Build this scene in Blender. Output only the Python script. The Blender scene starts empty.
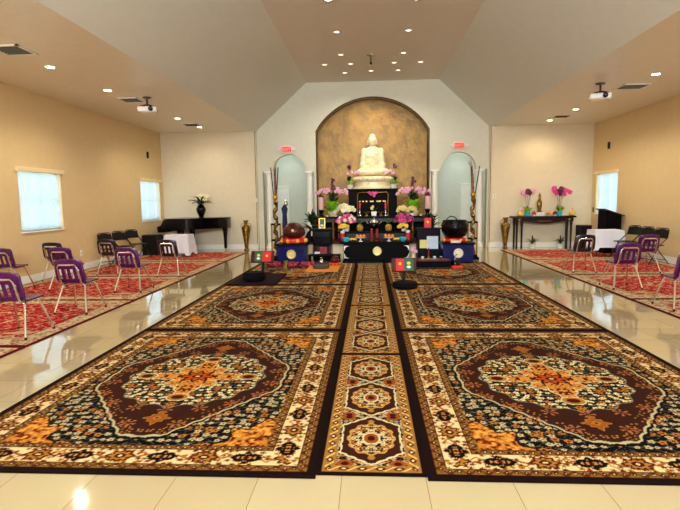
import bpy, bmesh, math, random
import numpy as np
from mathutils import Vector, Matrix, Euler
rnd = random.Random(7)
S = bpy.context.scene
COL = S.collection
PI = math.pi
# ------------------------------------------------------------------ camera
F = 510.0; CX, CY, EYE = 340.0, 255.0, 1.6
_a = Vector((30, 55, -F)).normalized()
_u = Vector((1, .0135, 0)).cross(_a).normalized()
_x = _a.cross(_u)
RM = Matrix((( _x.x, _a.x, _u.x), (_x.y, _a.y, _u.y), (_x.z, _a.z, _u.z)))   # world -> camera
cam_d = bpy.data.cameras.new('camera'); cam = bpy.data.objects.new('camera', cam_d); COL.objects.link(cam)
cam_d.sensor_fit = 'HORIZONTAL'; cam_d.sensor_width = 36; cam_d.lens = F / 680 * 36
cam_d.clip_start = .05; cam_d.clip_end = 200
cam.matrix_world = Matrix.Translation((0, 0, EYE)) @ RM.transposed().to_4x4()
S.camera = cam
def ray(px, py): return RM.transposed() @ Vector((px - CX, CY - py, -F))
def at(px, py, Y):
    d = ray(px, py); t = Y / d.y
    return Vector((d.x * t, Y, EYE + d.z * t))
# ------------------------------------------------------------------ materials
def lin(c): return tuple(((v / 255) / 12.92 if v / 255 <= .04045 else ((v / 255 + .055) / 1.055) ** 2.4) for v in c)
MATS = {}
def mat(name, rgb, rough=.5, metal=0, bump=0, bscale=40, var=0, vscale=6, rgb2=None, coat=0, emit=None, es=0, trans=0, sheen=0, spec=.5, detail=3):
    m = bpy.data.materials.new(name); m.use_nodes = True; MATS[name] = m
    nt = m.node_tree; b = nt.nodes['Principled BSDF']
    b.inputs['Roughness'].default_value = rough; b.inputs['Metallic'].default_value = metal
    b.inputs['Specular IOR Level'].default_value = spec
    b.inputs['Coat Weight'].default_value = coat; b.inputs['Coat Roughness'].default_value = .05
    b.inputs['Transmission Weight'].default_value = trans
    b.inputs['Sheen Weight'].default_value = sheen
    c = lin(rgb)
    tc = nt.nodes.new('ShaderNodeTexCoord')
    n = nt.nodes.new('ShaderNodeTexNoise'); n.inputs['Scale'].default_value = vscale; n.inputs['Detail'].default_value = detail
    nt.links.new(tc.outputs['Object'], n.inputs['Vector'])
    r = nt.nodes.new('ShaderNodeValToRGB')
    v = var if var else .04
    c2 = lin(rgb2) if rgb2 else tuple(x * (1 - v) for x in c)
    r.color_ramp.elements[0].position = .38; r.color_ramp.elements[1].position = .62
    r.color_ramp.elements[0].color = (*c2, 1); r.color_ramp.elements[1].color = (*c, 1)
    nt.links.new(n.outputs['Fac'], r.inputs['Fac']); nt.links.new(r.outputs['Color'], b.inputs['Base Color'])
    if bump:
        n2 = nt.nodes.new('ShaderNodeTexNoise'); n2.inputs['Scale'].default_value = bscale; n2.inputs['Detail'].default_value = 4
        nt.links.new(tc.outputs['Object'], n2.inputs['Vector'])
        bp = nt.nodes.new('ShaderNodeBump'); bp.inputs['Strength'].default_value = bump; bp.inputs['Distance'].default_value = .01
        nt.links.new(n2.outputs['Fac'], bp.inputs['Height']); nt.links.new(bp.outputs['Normal'], b.inputs['Normal'])
    if emit:
        b.inputs['Emission Color'].default_value = (*lin(emit), 1); b.inputs['Emission Strength'].default_value = es
    return m
mat('tan_wall', (220, 194, 144), .55, bump=.15, bscale=60, var=.03)
mat('cream_wall', (228, 214, 184), .6, bump=.15, bscale=60, var=.03)
mat('pale_wall', (222, 220, 200), .6, bump=.12, bscale=60, var=.03)
mat('alcove_wall', (218, 222, 208), .6, var=.03)
mat('soffit_paint', (236, 234, 224), .33, bump=.35, bscale=22, var=.03)
mat('slope_paint', (222, 222, 212), .5, bump=.1, bscale=30, var=.03)
mat('top_paint', (228, 218, 206), .5, bump=.1, bscale=30, var=.03)
mat('gold_plaster', (134, 98, 36), .36, metal=.45, bump=.8, bscale=9, rgb2=(108, 78, 28), vscale=3, detail=9)
mat('dark_edge', (92, 58, 26), .5)
mat('white_trim', (250, 247, 238), .4)
mat('chrome', (232, 232, 230), .22, metal=1)
mat('dark_steel', (60, 55, 52), .3, metal=.8)
mat('purple_shell', (80, 10, 76), .24, bump=.1, bscale=200, rgb2=(64, 8, 62))
mat('plum_shell', (32, 12, 24), .28, bump=.1, bscale=200)
mat('black_plastic', (9, 8, 9), .4, spec=.3)
mat('black_lacquer', (4, 4, 6), .14, spec=.25)
mat('black_wood', (7, 5, 5), .5, spec=.06)
mat('dark_wood', (28, 14, 10), .35, spec=.3)
mat('red_wood', (86, 12, 12), .35, spec=.3, rgb2=(60, 8, 8))
mat('white_marble', (246, 232, 196), .35, bump=.12, bscale=18, rgb2=(236, 218, 172), coat=.1)
mat('cream_paint', (236, 218, 170), .5)
mat('cloth_white', (232, 236, 246), .8, bump=.1, bscale=30)
mat('gold', (214, 162, 62), .28, metal=.9, bump=.3, bscale=60)
mat('old_gold', (170, 128, 52), .35, metal=.8, rgb2=(58, 38, 16), vscale=26, bump=.4, bscale=50)
mat('brown_gold', (150, 98, 36), .4, metal=.4, rgb2=(70, 38, 14), vscale=22, bump=.3)
mat('pale_gold', (236, 216, 140), .35, metal=.3)
mat('lantern_glass', (228, 182, 172), .3)
mat('silver', (215, 215, 205), .25, metal=.9)
mat('ivory', (240, 232, 200), .35)
mat('blue_lacquer', (16, 24, 92), .25, spec=.3, rgb2=(10, 10, 60), vscale=5)
mat('navy_trim', (10, 6, 22), .4, spec=.1)
mat('bright_red', (226, 22, 18), .45)
mat('deep_red', (140, 14, 22), .4)
mat('maroon', (84, 18, 12), .3, spec=.4, rgb2=(60, 10, 10))
mat('yellow', (238, 196, 44), .5)
mat('orange', (244, 132, 20), .45, bump=.1, bscale=80)
mat('orange_cloth', (228, 140, 30), .8)
mat('leaf_dark', (26, 62, 22), .45, rgb2=(14, 38, 14), vscale=20)
mat('leaf_lime', (176, 226, 40), .5, rgb2=(120, 190, 24), vscale=20)
mat('leaf_mid', (60, 112, 32), .45, rgb2=(34, 76, 22), vscale=20)
mat('petal_pink', (244, 196, 212), .6, rgb2=(222, 130, 172), vscale=30)
mat('petal_magenta', (206, 30, 128), .55, rgb2=(230, 70, 150), vscale=30)
mat('petal_purple', (110, 24, 62), .55, rgb2=(70, 12, 38), vscale=30)
mat('petal_white', (246, 240, 214), .6, rgb2=(228, 214, 160), vscale=25)
mat('petal_cream', (240, 224, 150), .6, rgb2=(214, 190, 100), vscale=25)
mat('stem', (70, 84, 34), .5)
mat('twig', (72, 40, 26), .6)
mat('pineapple_skin', (206, 160, 44), .6, rgb2=(96, 70, 18), vscale=50, bump=.4)
mat('cyan_glass', (40, 190, 214), .15, coat=.5)
mat('ceramic_white', (240, 238, 232), .2, coat=.4)
mat('grey_cloth', (92, 76, 74), .8, spec=.1)
mat('pink_cloth', (208, 40, 84), .8, rgb2=(52, 14, 24), vscale=14)
mat('mat_cloth', (34, 10, 14), .85, rgb2=(14, 8, 14), vscale=30, spec=.1)
mat('black_cloth', (8, 7, 10), .8, spec=.1)
mat('navy_cloth', (20, 24, 70), .7)
mat('book_green', (14, 96, 62), .5)
mat('book_red', (214, 22, 28), .5)
mat('paper_blue', (214, 228, 248), .6)
mat('paper_yellow', (246, 226, 130), .6)
mat('page', (238, 234, 220), .6)
mat('grille', (14, 13, 12), .7, spec=.2)
mat('tile_grout', (150, 128, 92), .8)
mat('exit_red', (225, 20, 26), .4, emit=(235, 22, 30), es=1.6)
mat('lamp_warm', (255, 240, 200), .3, emit=(255, 222, 150), es=45)
mat('lamp_cool', (240, 246, 255), .3, emit=(214, 232, 255), es=45)
mat('lamp_off', (200, 190, 170), .3, emit=(255, 236, 190), es=2)
mat('vein_black', (12, 10, 10), .6)
mat('grass_outside', (120, 140, 90), .9)

def tiles():
    m = bpy.data.materials.new('floor_tile'); m.use_nodes = True; MATS['floor_tile'] = m
    nt = m.node_tree; b = nt.nodes['Principled BSDF']
    g = nt.nodes.new('ShaderNodeNewGeometry')
    mp = nt.nodes.new('ShaderNodeMapping'); mp.inputs['Location'].default_value = (-.31, -2.4, 0)
    nt.links.new(g.outputs['Position'], mp.inputs['Vector'])
    br = nt.nodes.new('ShaderNodeTexBrick'); br.offset = 0; br.inputs['Scale'].default_value = 1
    br.inputs['Brick Width'].default_value = .485; br.inputs['Row Height'].default_value = .485
    br.inputs['Mortar Size'].default_value = .0028; br.inputs['Mortar Smooth'].default_value = .3
    br.inputs['Color1'].default_value = (*lin((192, 175, 134)), 1); br.inputs['Color2'].default_value = (*lin((186, 168, 126)), 1)
    br.inputs['Mortar'].default_value = (*lin((150, 124, 82)), 1)
    nt.links.new(mp.outputs['Vector'], br.inputs['Vector'])
    n = nt.nodes.new('ShaderNodeTexNoise'); n.inputs['Scale'].default_value = 2.5; n.inputs['Detail'].default_value = 6
    nt.links.new(g.outputs['Position'], n.inputs['Vector'])
    mx = nt.nodes.new('ShaderNodeMix'); mx.data_type = 'RGBA'; mx.blend_type = 'MULTIPLY'; mx.inputs[0].default_value = .12
    nt.links.new(br.outputs['Color'], mx.inputs[6]); nt.links.new(n.outputs['Color'], mx.inputs[7])
    nt.links.new(mx.outputs[2], b.inputs['Base Color'])
    b.inputs['Roughness'].default_value = .07; b.inputs['IOR'].default_value = 1.62
    b.inputs['Coat Weight'].default_value = .5; b.inputs['Coat Roughness'].default_value = .03
    bp = nt.nodes.new('ShaderNodeBump'); bp.inputs['Strength'].default_value = .25; bp.inputs['Distance'].default_value = .002; bp.invert = True
    nt.links.new(br.outputs['Fac'], bp.inputs['Height']); nt.links.new(bp.outputs['Normal'], b.inputs['Normal'])
tiles()
def slat_mat():
    m = bpy.data.materials.new('blind_slat'); m.use_nodes = True; MATS['blind_slat'] = m
    nt = m.node_tree; b = nt.nodes['Principled BSDF']; out = nt.nodes['Material Output']
    b.inputs['Base Color'].default_value = (.86, .9, .9, 1); b.inputs['Roughness'].default_value = .6
    t = nt.nodes.new('ShaderNodeBsdfTranslucent'); t.inputs['Color'].default_value = (.84, .93, .93, 1)
    mx = nt.nodes.new('ShaderNodeMixShader'); mx.inputs[0].default_value = .7
    nt.links.new(b.outputs[0], mx.inputs[1]); nt.links.new(t.outputs[0], mx.inputs[2]); nt.links.new(mx.outputs[0], out.inputs['Surface'])
slat_mat()
def glass_mat():
    m = bpy.data.materials.new('window_glass'); m.use_nodes = True; MATS['window_glass'] = m
    nt = m.node_tree; out = nt.nodes['Material Output']
    t = nt.nodes.new('ShaderNodeBsdfTransparent'); g = nt.nodes.new('ShaderNodeBsdfGlossy'); g.inputs['Roughness'].default_value = .02
    mx = nt.nodes.new('ShaderNodeMixShader'); mx.inputs[0].default_value = .07
    nt.links.new(t.outputs[0], mx.inputs[1]); nt.links.new(g.outputs[0], mx.inputs[2]); nt.links.new(mx.outputs[0], out.inputs['Surface'])
glass_mat()
# ------------------------------------------------------------------ mesh builder
class MB:
    def __init__(s): s.b = bmesh.new(); s.m = Matrix.Identity(4)
    def _v(s, p): return s.b.verts.new(s.m @ Vector(p))
    def poly(s, pts):
        try: return s.b.faces.new([s._v(p) for p in pts])
        except ValueError: pass
    def box(s, x0, x1, y0, y1, z0, z1, M=None):
        old = s.m
        if M is not None: s.m = s.m @ M
        v = [s._v(p) for p in ((x0,y0,z0),(x1,y0,z0),(x1,y1,z0),(x0,y1,z0),(x0,y0,z1),(x1,y0,z1),(x1,y1,z1),(x0,y1,z1))]
        for f in ((3,2,1,0),(4,5,6,7),(0,1,5,4),(1,2,6,5),(2,3,7,6),(3,0,4,7)): s.b.faces.new([v[i] for i in f])
        s.m = old; return s
    def lathe(s, prof, n=16, c=(0,0,0), sx=1, sy=1, M=None):
        old = s.m
        if M is not None: s.m = s.m @ M
        rings = []
        for r, z in prof:
            if r < 1e-5: rings.append([s._v((c[0], c[1], c[2]+z))])
            else: rings.append([s._v((c[0]+r*sx*math.cos(2*PI*k/n), c[1]+r*sy*math.sin(2*PI*k/n), c[2]+z)) for k in range(n)])
        for a, b in zip(rings, rings[1:]):
            if len(a) == 1 and len(b) == 1: continue
            for k in range(n):
                k2 = (k+1) % n
                if len(a) == 1: f = [a[0], b[k2], b[k]]
                elif len(b) == 1: f = [a[k], a[k2], b[0]]
                else: f = [a[k], a[k2], b[k2], b[k]]
                s.b.faces.new(f)
        for rg, fl in ((rings[0], True), (rings[-1], False)):
            if len(rg) > 1: s.b.faces.new(rg[::-1] if fl else rg)
        s.m = old; return s
    def ball(s, c, r, n=10, sx=1, sy=1, sz=1, M=None):
        m = max(4, n//2+1)
        return s.lathe([(r*math.sin(PI*i/m) if 0 < i < m else 0, -r*sz*math.cos(PI*i/m)) for i in range(m+1)], n, c, sx, sy, M)
    def tube(s, pts, r, n=8, cap=True):
        pts = [Vector(p) for p in pts]; rs = r if isinstance(r, (list, tuple)) else [r]*len(pts)
        rings = []; up = None
        for i, p in enumerate(pts):
            d = (pts[min(i+1, len(pts)-1)] - pts[max(i-1, 0)]).normalized()
            if up is None: up = Vector((0,0,1)) if abs(d.z) < .9 else Vector((1,0,0))
            a = d.cross(up).normalized(); b2 = a.cross(d).normalized(); up = b2
            rings.append([s._v(p + (a*math.cos(2*PI*k/n) + b2*math.sin(2*PI*k/n))*rs[i]) for k in range(n)])
        for a, b in zip(rings, rings[1:]):
            for k in range(n): s.b.faces.new([a[k], a[(k+1)%n], b[(k+1)%n], b[k]])
        if cap: s.b.faces.new(rings[0][::-1]); s.b.faces.new(rings[-1])
        return s
    def prism(s, pts, z0, z1, axis='z', M=None):
        old = s.m
        if M is not None: s.m = s.m @ M
        f = {'z': lambda p, t: (p[0], p[1], t), 'y': lambda p, t: (p[0], t, p[1]), 'x': lambda p, t: (t, p[0], p[1])}[axis]
        a = [s._v(f(p, z0)) for p in pts]; b = [s._v(f(p, z1)) for p in pts]
        n = len(pts)
        s.b.faces.new(a[::-1]); s.b.faces.new(b)
        for k in range(n): s.b.faces.new([a[k], a[(k+1)%n], b[(k+1)%n], b[k]])
        s.m = old; return s
    def leaf(s, base, tip, w, droop=.0, n=5):
        base, tip = Vector(base), Vector(tip); d = tip - base
        side = d.cross(Vector((0,0,1)))
        side = side.normalized() if side.length > 1e-6 else Vector((1,0,0))
        L, R, C = [], [], []
        for i in range(n+1):
            t = i/n; p = base + d*t + Vector((0,0,droop*math.sin(PI*t)))
            ww = w*math.sin(PI*min(.98, .12+.86*t))*.5
            L.append(s._v(p - side*ww)); R.append(s._v(p + side*ww)); C.append(s._v(p + Vector((0,0,-ww*.35))))
        for i in range(n):
            s.b.faces.new([L[i], C[i], C[i+1], L[i+1]]); s.b.faces.new([C[i], R[i], R[i+1], C[i+1]])
        return s
    def flower(s, c, r, n=5, nd=None, pw=.5):
        c = Vector(c); nd = Vector(nd or (rnd.uniform(-.5,.5), -1, rnd.uniform(-.2,.6))).normalized()
        a = nd.cross(Vector((0,0,1))).normalized(); b = a.cross(nd)
        ph = rnd.uniform(0, 6)
        for k in range(n):
            t = ph + 2*PI*k/n
            d = a*math.cos(t) + b*math.sin(t); e = -a*math.sin(t) + b*math.cos(t)
            q = [c, c + d*r*.55 + e*r*pw + nd*r*.15, c + d*r - nd*r*.05, c + d*r*.55 - e*r*pw + nd*r*.15]
            v = [s.b.verts.new(s.m @ p) for p in q]; s.b.faces.new(v)
        return s
    def build(s, name, m, parent=None, bevel=0, smooth=True, solid=0, fix=True):
        me = bpy.data.meshes.new(name)
        if fix: bmesh.ops.recalc_face_normals(s.b, faces=s.b.faces)
        s.b.to_mesh(me); s.b.free()
        me.materials.append(MATS[m] if isinstance(m, str) else m)
        if smooth:
            me.shade_smooth(); me.set_sharp_from_angle(angle=.7)
        o = bpy.data.objects.new(name, me); COL.objects.link(o)
        if parent: o.parent = parent
        if solid:
            md = o.modifiers.new('solid', 'SOLIDIFY'); md.thickness = solid; md.offset = 0
        if bevel:
            md = o.modifiers.new('bevel', 'BEVEL'); md.width = bevel; md.segments = 2; md.limit_method = 'ANGLE'
        return o
def tag(o, label, cat, group=None, kind=None):
    o['label'] = label; o['category'] = cat
    if group: o['group'] = group
    if kind: o['kind'] = kind
    return o
def thing(name, label, cat, loc=(0,0,0), rz=0, group=None):
    o = bpy.data.objects.new(name, None); COL.objects.link(o); o.empty_display_size = .1
    o.location = loc; o.rotation_euler = (0,0,rz); return tag(o, label, cat, group)
def struct(o): o['kind'] = 'structure'; return o
def copy_tree(o, parent=None):
    c = o.copy(); COL.objects.link(c); c.parent = parent
    for ch in list(o.children): copy_tree(ch, c)
    return c
def dup(root, loc, rz, label, group=None):
    c = copy_tree(root); c.location = loc; c.rotation_euler = (0,0,rz); c['label'] = label
    if group: c['group'] = group
    return c
# ------------------------------------------------------------------ the room
XL, XR, YB, YR, ZS, ZT = -6.99, 7.14, 17.0, -4.0, 3.92, 5.46
SL, SR, TL, TR = -3.79, 3.9, -2.08, 2.27
YC = 17.2     # plane of the centre wall
m = MB(); m.box(XL-.2, XR+.2, YR-.2, 19.6, -.1, 0); struct(m.build('floor', 'floor_tile'))
def wall_x(name, x0, x1, holes, m_):   # wall running along Y with window holes (y0,y1,z0,z1)
    m = MB(); y = YR-.2
    for (a, b, c, d) in holes:
        m.box(x0, x1, y, a, 0, ZS+.02); m.box(x0, x1, a, b, 0, c); m.box(x0, x1, a, b, d, ZS+.02); y = b
    m.box(x0, x1, y, YB+.2, 0, ZS+.02); return struct(m.build(name, m_, smooth=False))
WL = [(2.0, 3.4, 1.05, 2.3), (6.1, 7.5, 1.05, 2.3), (9.85, 11.27, 1.05, 2.3), (15.3, 16.75, 1.05, 2.3)]
WR = [(2.0, 3.4, 1.05, 2.3), (6.1, 7.5, 1.05, 2.3), (9.85, 11.27, 1.05, 2.3), (15.3, 16.72, 1.08, 2.33)]
wall_x('wall_left', XL-.2, XL, WL, 'tan_wall'); wall_x('wall_right', XR, XR+.2, WR, 'tan_wall')
m = MB(); m.box(XL-.2, SL+.02, YB, YB+.2, 0, ZS+.02); struct(m.build('wall_back_left', 'cream_wall', smooth=False))
m = MB(); m.box(SR-.02, XR+.2, YB, YB+.2, 0, ZS+.02); struct(m.build('wall_back_right', 'cream_wall', smooth=False))
# unseen rear wall; its two openings are added for fill light
m = MB(); m.box(XL-.2, -3, YR-.2, YR, 0, 5.6); m.box(3, XR+.2, YR-.2, YR, 0, 5.6); m.box(-3, 3, YR-.2, YR, 2.7, 3.3); m.box(-3, 3, YR-.2, YR, 4.9, 5.6)
struct(m.build('wall_rear', 'cream_wall', smooth=False))
# ceilings
def plate(name, pts, y0, y1, m_, t=.1):
    mb = MB(); (xa, za), (xb, zb) = pts
    mb.prism([(xa, za), (xb, zb), (xb, zb+t), (xa, za+t)], y0, y1, 'y'); return struct(mb.build(name, m_, smooth=False))
plate('ceiling_side_left', ((XL-.2, ZS), (SL, ZS)), YR-.2, YB+.2, 'soffit_paint')
plate('ceiling_side_right', ((SR, ZS), (XR+.2, ZS)), YR-.2, YB+.2, 'soffit_paint')
plate('ceiling_slope_left', ((SL, ZS), (TL, ZT)), YR-.2, YC+.1, 'slope_paint')
plate('ceiling_slope_right', ((TR, ZT), (SR, ZS)), YR-.2, YC+.1, 'slope_paint')
plate('ceiling_top', ((TL, ZT), (TR, ZT)), YR-.2, YC+.1, 'top_paint')
# centre wall outline with the niche and the two arched openings
def arc(cx, cz, r, a0, a1, n): return [(cx + r*math.cos(math.radians(a0+(a1-a0)*k/n)), cz + r*math.sin(math.radians(a0+(a1-a0)*k/n))) for k in range(n+1)]
NL, NR, NZ, NT = -1.77, 1.95, 3.9, 4.95
ncx = (NL+NR)/2; hw = (NR-NL)/2; rise = NT-NZ; NRAD = (hw*hw+rise*rise)/(2*rise); ncz = NT-NRAD
na = math.degrees(math.acos(hw/NRAD)); 
niche_arc = arc(ncx, ncz, NRAD, 180-na, na, 26)
LO = (-3.6, -1.86, 2.6, -2.70, .56); RO = (2.02, 3.84, 2.57, 2.93, .57)   # x0,x1,lintel z, arch centre x, radius
def opening(o):
    x0, x1, z, c, r = o
    return [(x0, 0), (x0, z)] + arc(c, z, r, 180, 0, 20) + [(x1, z), (x1, 0)]
outline = [(SL, 0)] + opening(LO) + [(NL, 0)] + niche_arc + [(NR, 0)] + opening(RO) + [(SR, 0), (SR, ZS+.02), (TR, ZT+.02), (TL, ZT+.02), (SL, ZS+.02)]
cu = bpy.data.curves.new('wall_center', 'CURVE'); cu.dimensions = '2D'; cu.fill_mode = 'BOTH'; cu.extrude = .125
sp = cu.splines.new('POLY'); sp.points.add(len(outline)-1); sp.use_cyclic_u = True
for p, q in zip(sp.points, outline): p.co = (q[0], q[1], 0, 1)
tmp = bpy.data.objects.new('tmp', cu); COL.objects.link(tmp)
dg = bpy.context.evaluated_depsgraph_get()
me = bpy.data.meshes.new_from_object(tmp.evaluated_get(dg)); bpy.data.objects.remove(tmp)
me.materials.clear(); me.materials.append(MATS['pale_wall']); me.name = 'wall_center'
o = bpy.data.objects.new('wall_center', me); COL.objects.link(o); struct(o)
o.matrix_world = Matrix.Translation((0, YC+.125, 0)) @ Matrix.Rotation(PI/2, 4, 'X')
# jambs between side back walls and recessed centre wall
m = MB(); m.box(SL-.02, SL, YB, YC+.3, 0, ZS); struct(m.build('trim_1', 'brown_gold', smooth=False))
m = MB(); m.box(SR, SR+.02, YB, YC+.3, 0, ZS); struct(m.build('trim_2', 'brown_gold', smooth=False))
# niche shell (sides, arched top, back)
m = MB(); y0, y1 = YC+.25, YC+.5
prof = [(NL, 0)] + niche_arc + [(NR, 0)]
for a, b in zip(prof, prof[1:]): m.poly([(a[0], y0, a[1]), (b[0], y0, b[1]), (b[0], y1, b[1]), (a[0], y1, a[1])])
m.poly([(p[0], y1, p[1]) for p in prof])
o = struct(m.build('wall_niche', 'gold_plaster', smooth=False, fix=False))
# dark line around the niche edge
m = MB()
pr = [Vector((p[0], YC-.004, p[1])) for p in prof]; m.tube(pr, .022, 6); struct(m.build('trim_3', 'dark_edge'))
# hall behind the arches
def hall(name, x0, x1, y1, side):
    mb = MB(); mb.box(x0-.15, x1+.15, y1, y1+.1, 0, 3.6)
    mb.box(x0-.15, x0, YC+.25, y1, 0, 3.6); mb.box(x1, x1+.15, YC+.25, y1, 0, 3.6)
    mb.box(x0-.15, x1+.15, YC+.25, y1+.1, 3.5, 3.6)
    return struct(mb.build(name, 'alcove_wall', smooth=False))
hall('wall_alcove_left', -3.9, -1.95, 19.3, -1); hall('wall_alcove_right', 2.1, 4.0, 19.3, 1)
# door frames inside the alcoves (pale panels on the outer sides)
for i, (xa, xb) in enumerate(((-3.72, -3.05), (3.35, 3.9))):
    mb = MB(); mb.box(xa, xa+.07, 19.24, 19.3, 0, 2.1); mb.box(xb-.07, xb, 19.24, 19.3, 0, 2.1); mb.box(xa, xb, 19.24, 19.3, 2.1, 2.17)
    mb.box(xa+.07, xb-.07, 19.27, 19.3, .0, 2.1)
    struct(mb.build('door_%d' % (i+1), 'white_trim', bevel=.005))
# baseboards
def board(name, *b):
    mb = MB(); mb.box(*b); x0, x1, y0, y1, z0, z1 = b; struct(mb.build(name, 'white_trim', bevel=.006))
board('baseboard_left', XL, XL+.02, YR, YB, 0, .16); board('baseboard_right', XR-.02, XR, YR, YB, 0, .16)
board('baseboard_back_left', XL+.02, SL, YB-.02, YB, 0, .16); board('baseboard_back_right', SR, XR-.02, YB-.02, YB, 0, .16)
# windows
def window(idx, side, y0, y1, z0, z1):
    X = XL if side < 0 else XR; s = 1 if side < 0 else -1
    W = struct(thing('window_%d' % idx, '', '', (X, (y0+y1)/2, z0))); del W['label']; del W['category']
    w = y1-y0; h = z1-z0
    mb = MB()
    for a, b, c, d in ((-w/2, -w/2+.04, 0, h), (w/2-.04, w/2, 0, h), (-w/2, w/2, 0, .04), (-w/2, w/2, h-.04, h), (-w/2, w/2, h/2-.02, h/2+.02), (-.015, .015, 0, h)):
        mb.box(min(-s*.15, -s*.11), max(-s*.15, -s*.11), a, b, c, d)
    mb.build('window_frame', 'white_trim', W, smooth=False)
    mb = MB(); mb.box(min(-s*.135, -s*.129), max(-s*.135, -s*.129), -w/2+.04, w/2-.04, .04, h-.04); mb.build('pane', 'window_glass', W, smooth=False)
    n = 17
    for k in range(n):
        yc = -w/2+.04+(w-.08)*(k+.5)/n
        mb = MB(); M = Matrix.Translation((-s*.03, yc, 0)) @ Matrix.Rotation(s*math.radians(11), 4, 'Z')
        mb.box(-.002, .002, -.05, .05, .025, h-.05, M); mb.build('blind_slat', 'blind_slat', W, smooth=False)
    mb = MB(); mb.box(min(0, s*.07), max(0, s*.07), -w/2-.06, w/2+.06, h-.03, h+.06); mb.build('valance', 'cream_paint', W, bevel=.008)
    mb = MB(); mb.box(min(-s*.1, s*.035), max(-s*.1, s*.035), -w/2-.01, w/2+.01, -.03, .0); mb.build('window_sill', 'white_trim', W, bevel=.005)
k = 1
for h_ in WL[2:]: window(k, -1, *h_); k += 1
for h_ in WR[3:]: window(k, 1, *h_); k += 1
for h_ in WL[:2]: window(k, -1, *h_); k += 1
for h_ in WR[:3]: window(k, 1, *h_); k += 1
# columns
def column(px, label, z):
    c = thing('column', label, 'column', (px, YC+.13, 0), 0, 'columns of the arches')
    MB().lathe([(.155,0),(.155,.05),(.14,.07),(.145,.11),(.12,.15),(.105,.17)], 20).build('base', 'white_trim', c)
    MB().lathe([(.105,.17),(.11,.8),(.095,z-.16)], 20).build('shaft', 'white_trim', c)
    mb = MB().lathe([(.095,z-.16),(.11,z-.14),(.1,z-.12),(.13,z-.06),(.13,z-.05)], 20); mb.box(-.15,.15,-.13,.13,z-.05,z); mb.build('capital', 'white_trim', c)
column(-3.42, 'outer white column of the left arch', 2.6); column(-2.03, 'inner white column of the left arch, beside the gold niche', 2.6)
column(2.16, 'inner white column of the right arch, beside the gold niche', 2.57); column(3.63, 'outer white column of the right arch', 2.57)
# ------------------------------------------------------------------ ceiling fittings
def can(x, y, z, kind, label):
    mb = MB(); mb.lathe([(.05, .0), (.085, -.012), (.095, -.012), (.1, 0)], 20)
    t = thing('recessed_light', label, 'ceiling light', (x, y, z+.002), 0, 'recessed ceiling lights')
    mb.b.free(); mb = MB()
    n = 20; pr = [(.07, 0), (.075, -.014), (.098, -.014), (.104, 0)]
    rings = [[mb._v((r*math.cos(2*PI*k/n), r*math.sin(2*PI*k/n), zz)) for k in range(n)] for r, zz in pr]
    for a, b in zip(rings, rings[1:]):
        for k in range(n): mb.b.faces.new([a[k], a[(k+1)%n], b[(k+1)%n], b[k]])
    mb.build('trim_ring', 'white_trim' if kind != 'off' else 'silver', t)
    MB().lathe([(0, -.004), (.07, -.004), (.07, -.001), (0, -.001)], n).build('lens', {'warm': 'lamp_warm', 'cool': 'lamp_cool', 'off': 'lamp_off'}[kind], t)
def spot(x, y, z, power, color, size=150, blend=.6, target=None, r=.07):
    l = bpy.data.lights.new('spot', 'SPOT'); l.energy = power; l.color = color; l.spot_size = math.radians(size); l.spot_blend = blend; l.shadow_soft_size = r
    o = bpy.data.objects.new('spot_light', l); COL.objects.link(o); o.location = (x, y, z)
    if target: o.rotation_euler = (Vector(target)-Vector((x, y, z))).to_track_quat('-Z', 'Y').to_euler()
WARM = (1, .88, .7); COOL = (.8, .9, 1)
ords = ['nearest', 'second nearest', 'third nearest', 'farthest']
for i, (x, y) in enumerate(((-5.4, 8.64), (-5.37, 10.49), (-5.3, 14.15), (-5.25, 15.83))):
    can(x, y, ZS, 'warm', ords[i] + ' lit recessed light over the left side aisle'); spot(x, y, ZS-.04, 75 if y < 15 else 36, WARM)
for i, (x, y) in enumerate(((5.46, 10.38), (5.48, 12.5), (5.46, 14.2), (5.42, 16.05))):
    can(x, y, ZS, 'cool' if i == 0 else 'warm', ('bluish white, ' if i == 0 else '') + ords[i] + ' lit recessed light over the right side aisle'); spot(x, y, ZS-.04, 75 if y < 15 else 46, COOL if i == 0 else WARM if y < 15 else (1, .76, .44))
for x in (-5.4, 5.45):
    for y in (-2, 1, 3.8, 6.6): spot(x, y, ZS-.04, 48, WARM)
tops = [((-.78, 10.3), 'unlit recessed light high in the middle ceiling, left of the nearest pair'), ((.93, 10.4), 'unlit recessed light high in the middle ceiling, right of the nearest pair'),
 ((-.74, 12.2), 'unlit recessed light in the middle ceiling, left of the second pair'), ((.91, 12.25), 'unlit recessed light in the middle ceiling, right of the second pair'),
 ((-.75, 14.05), 'unlit recessed light in the middle ceiling, left of the hanging ceiling fitting'), ((.91, 14.05), 'unlit recessed light in the middle ceiling, right of the hanging ceiling fitting'),
 ((-1.27, 15.0), 'leftmost of the four lights in the row before the altar wall'), ((-.52, 15.0), 'second from left of the four lights in the row before the altar wall'),
 ((.71, 15.0), 'third from left of the four lights in the row before the altar wall'), ((1.45, 15.0), 'rightmost of the four lights in the row before the altar wall'),
 ((-.74, 16.0), 'left of the last three ceiling lights against the altar wall'), ((.06, 15.85), 'middle of the last three ceiling lights against the altar wall'), ((.87, 15.85), 'right of the last three ceiling lights against the altar wall')]
for (x, y), lb in tops: can(x, y, ZT, 'off', lb)
t = thing('ceiling_fitting', 'small hanging ceiling fitting with a down rod in the middle ceiling', 'ceiling light', (.05, 14.1, ZT))
MB().lathe([(.12, 0), (.12, -.03), (.05, -.05), (.0, -.05)], 16).build('ceiling_plate', 'silver', t)
MB().lathe([(.012, -.05), (.012, -.2), (.03, -.21), (.03, -.26), (0, -.27)], 10).build('down_rod', 'dark_steel', t)
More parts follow.
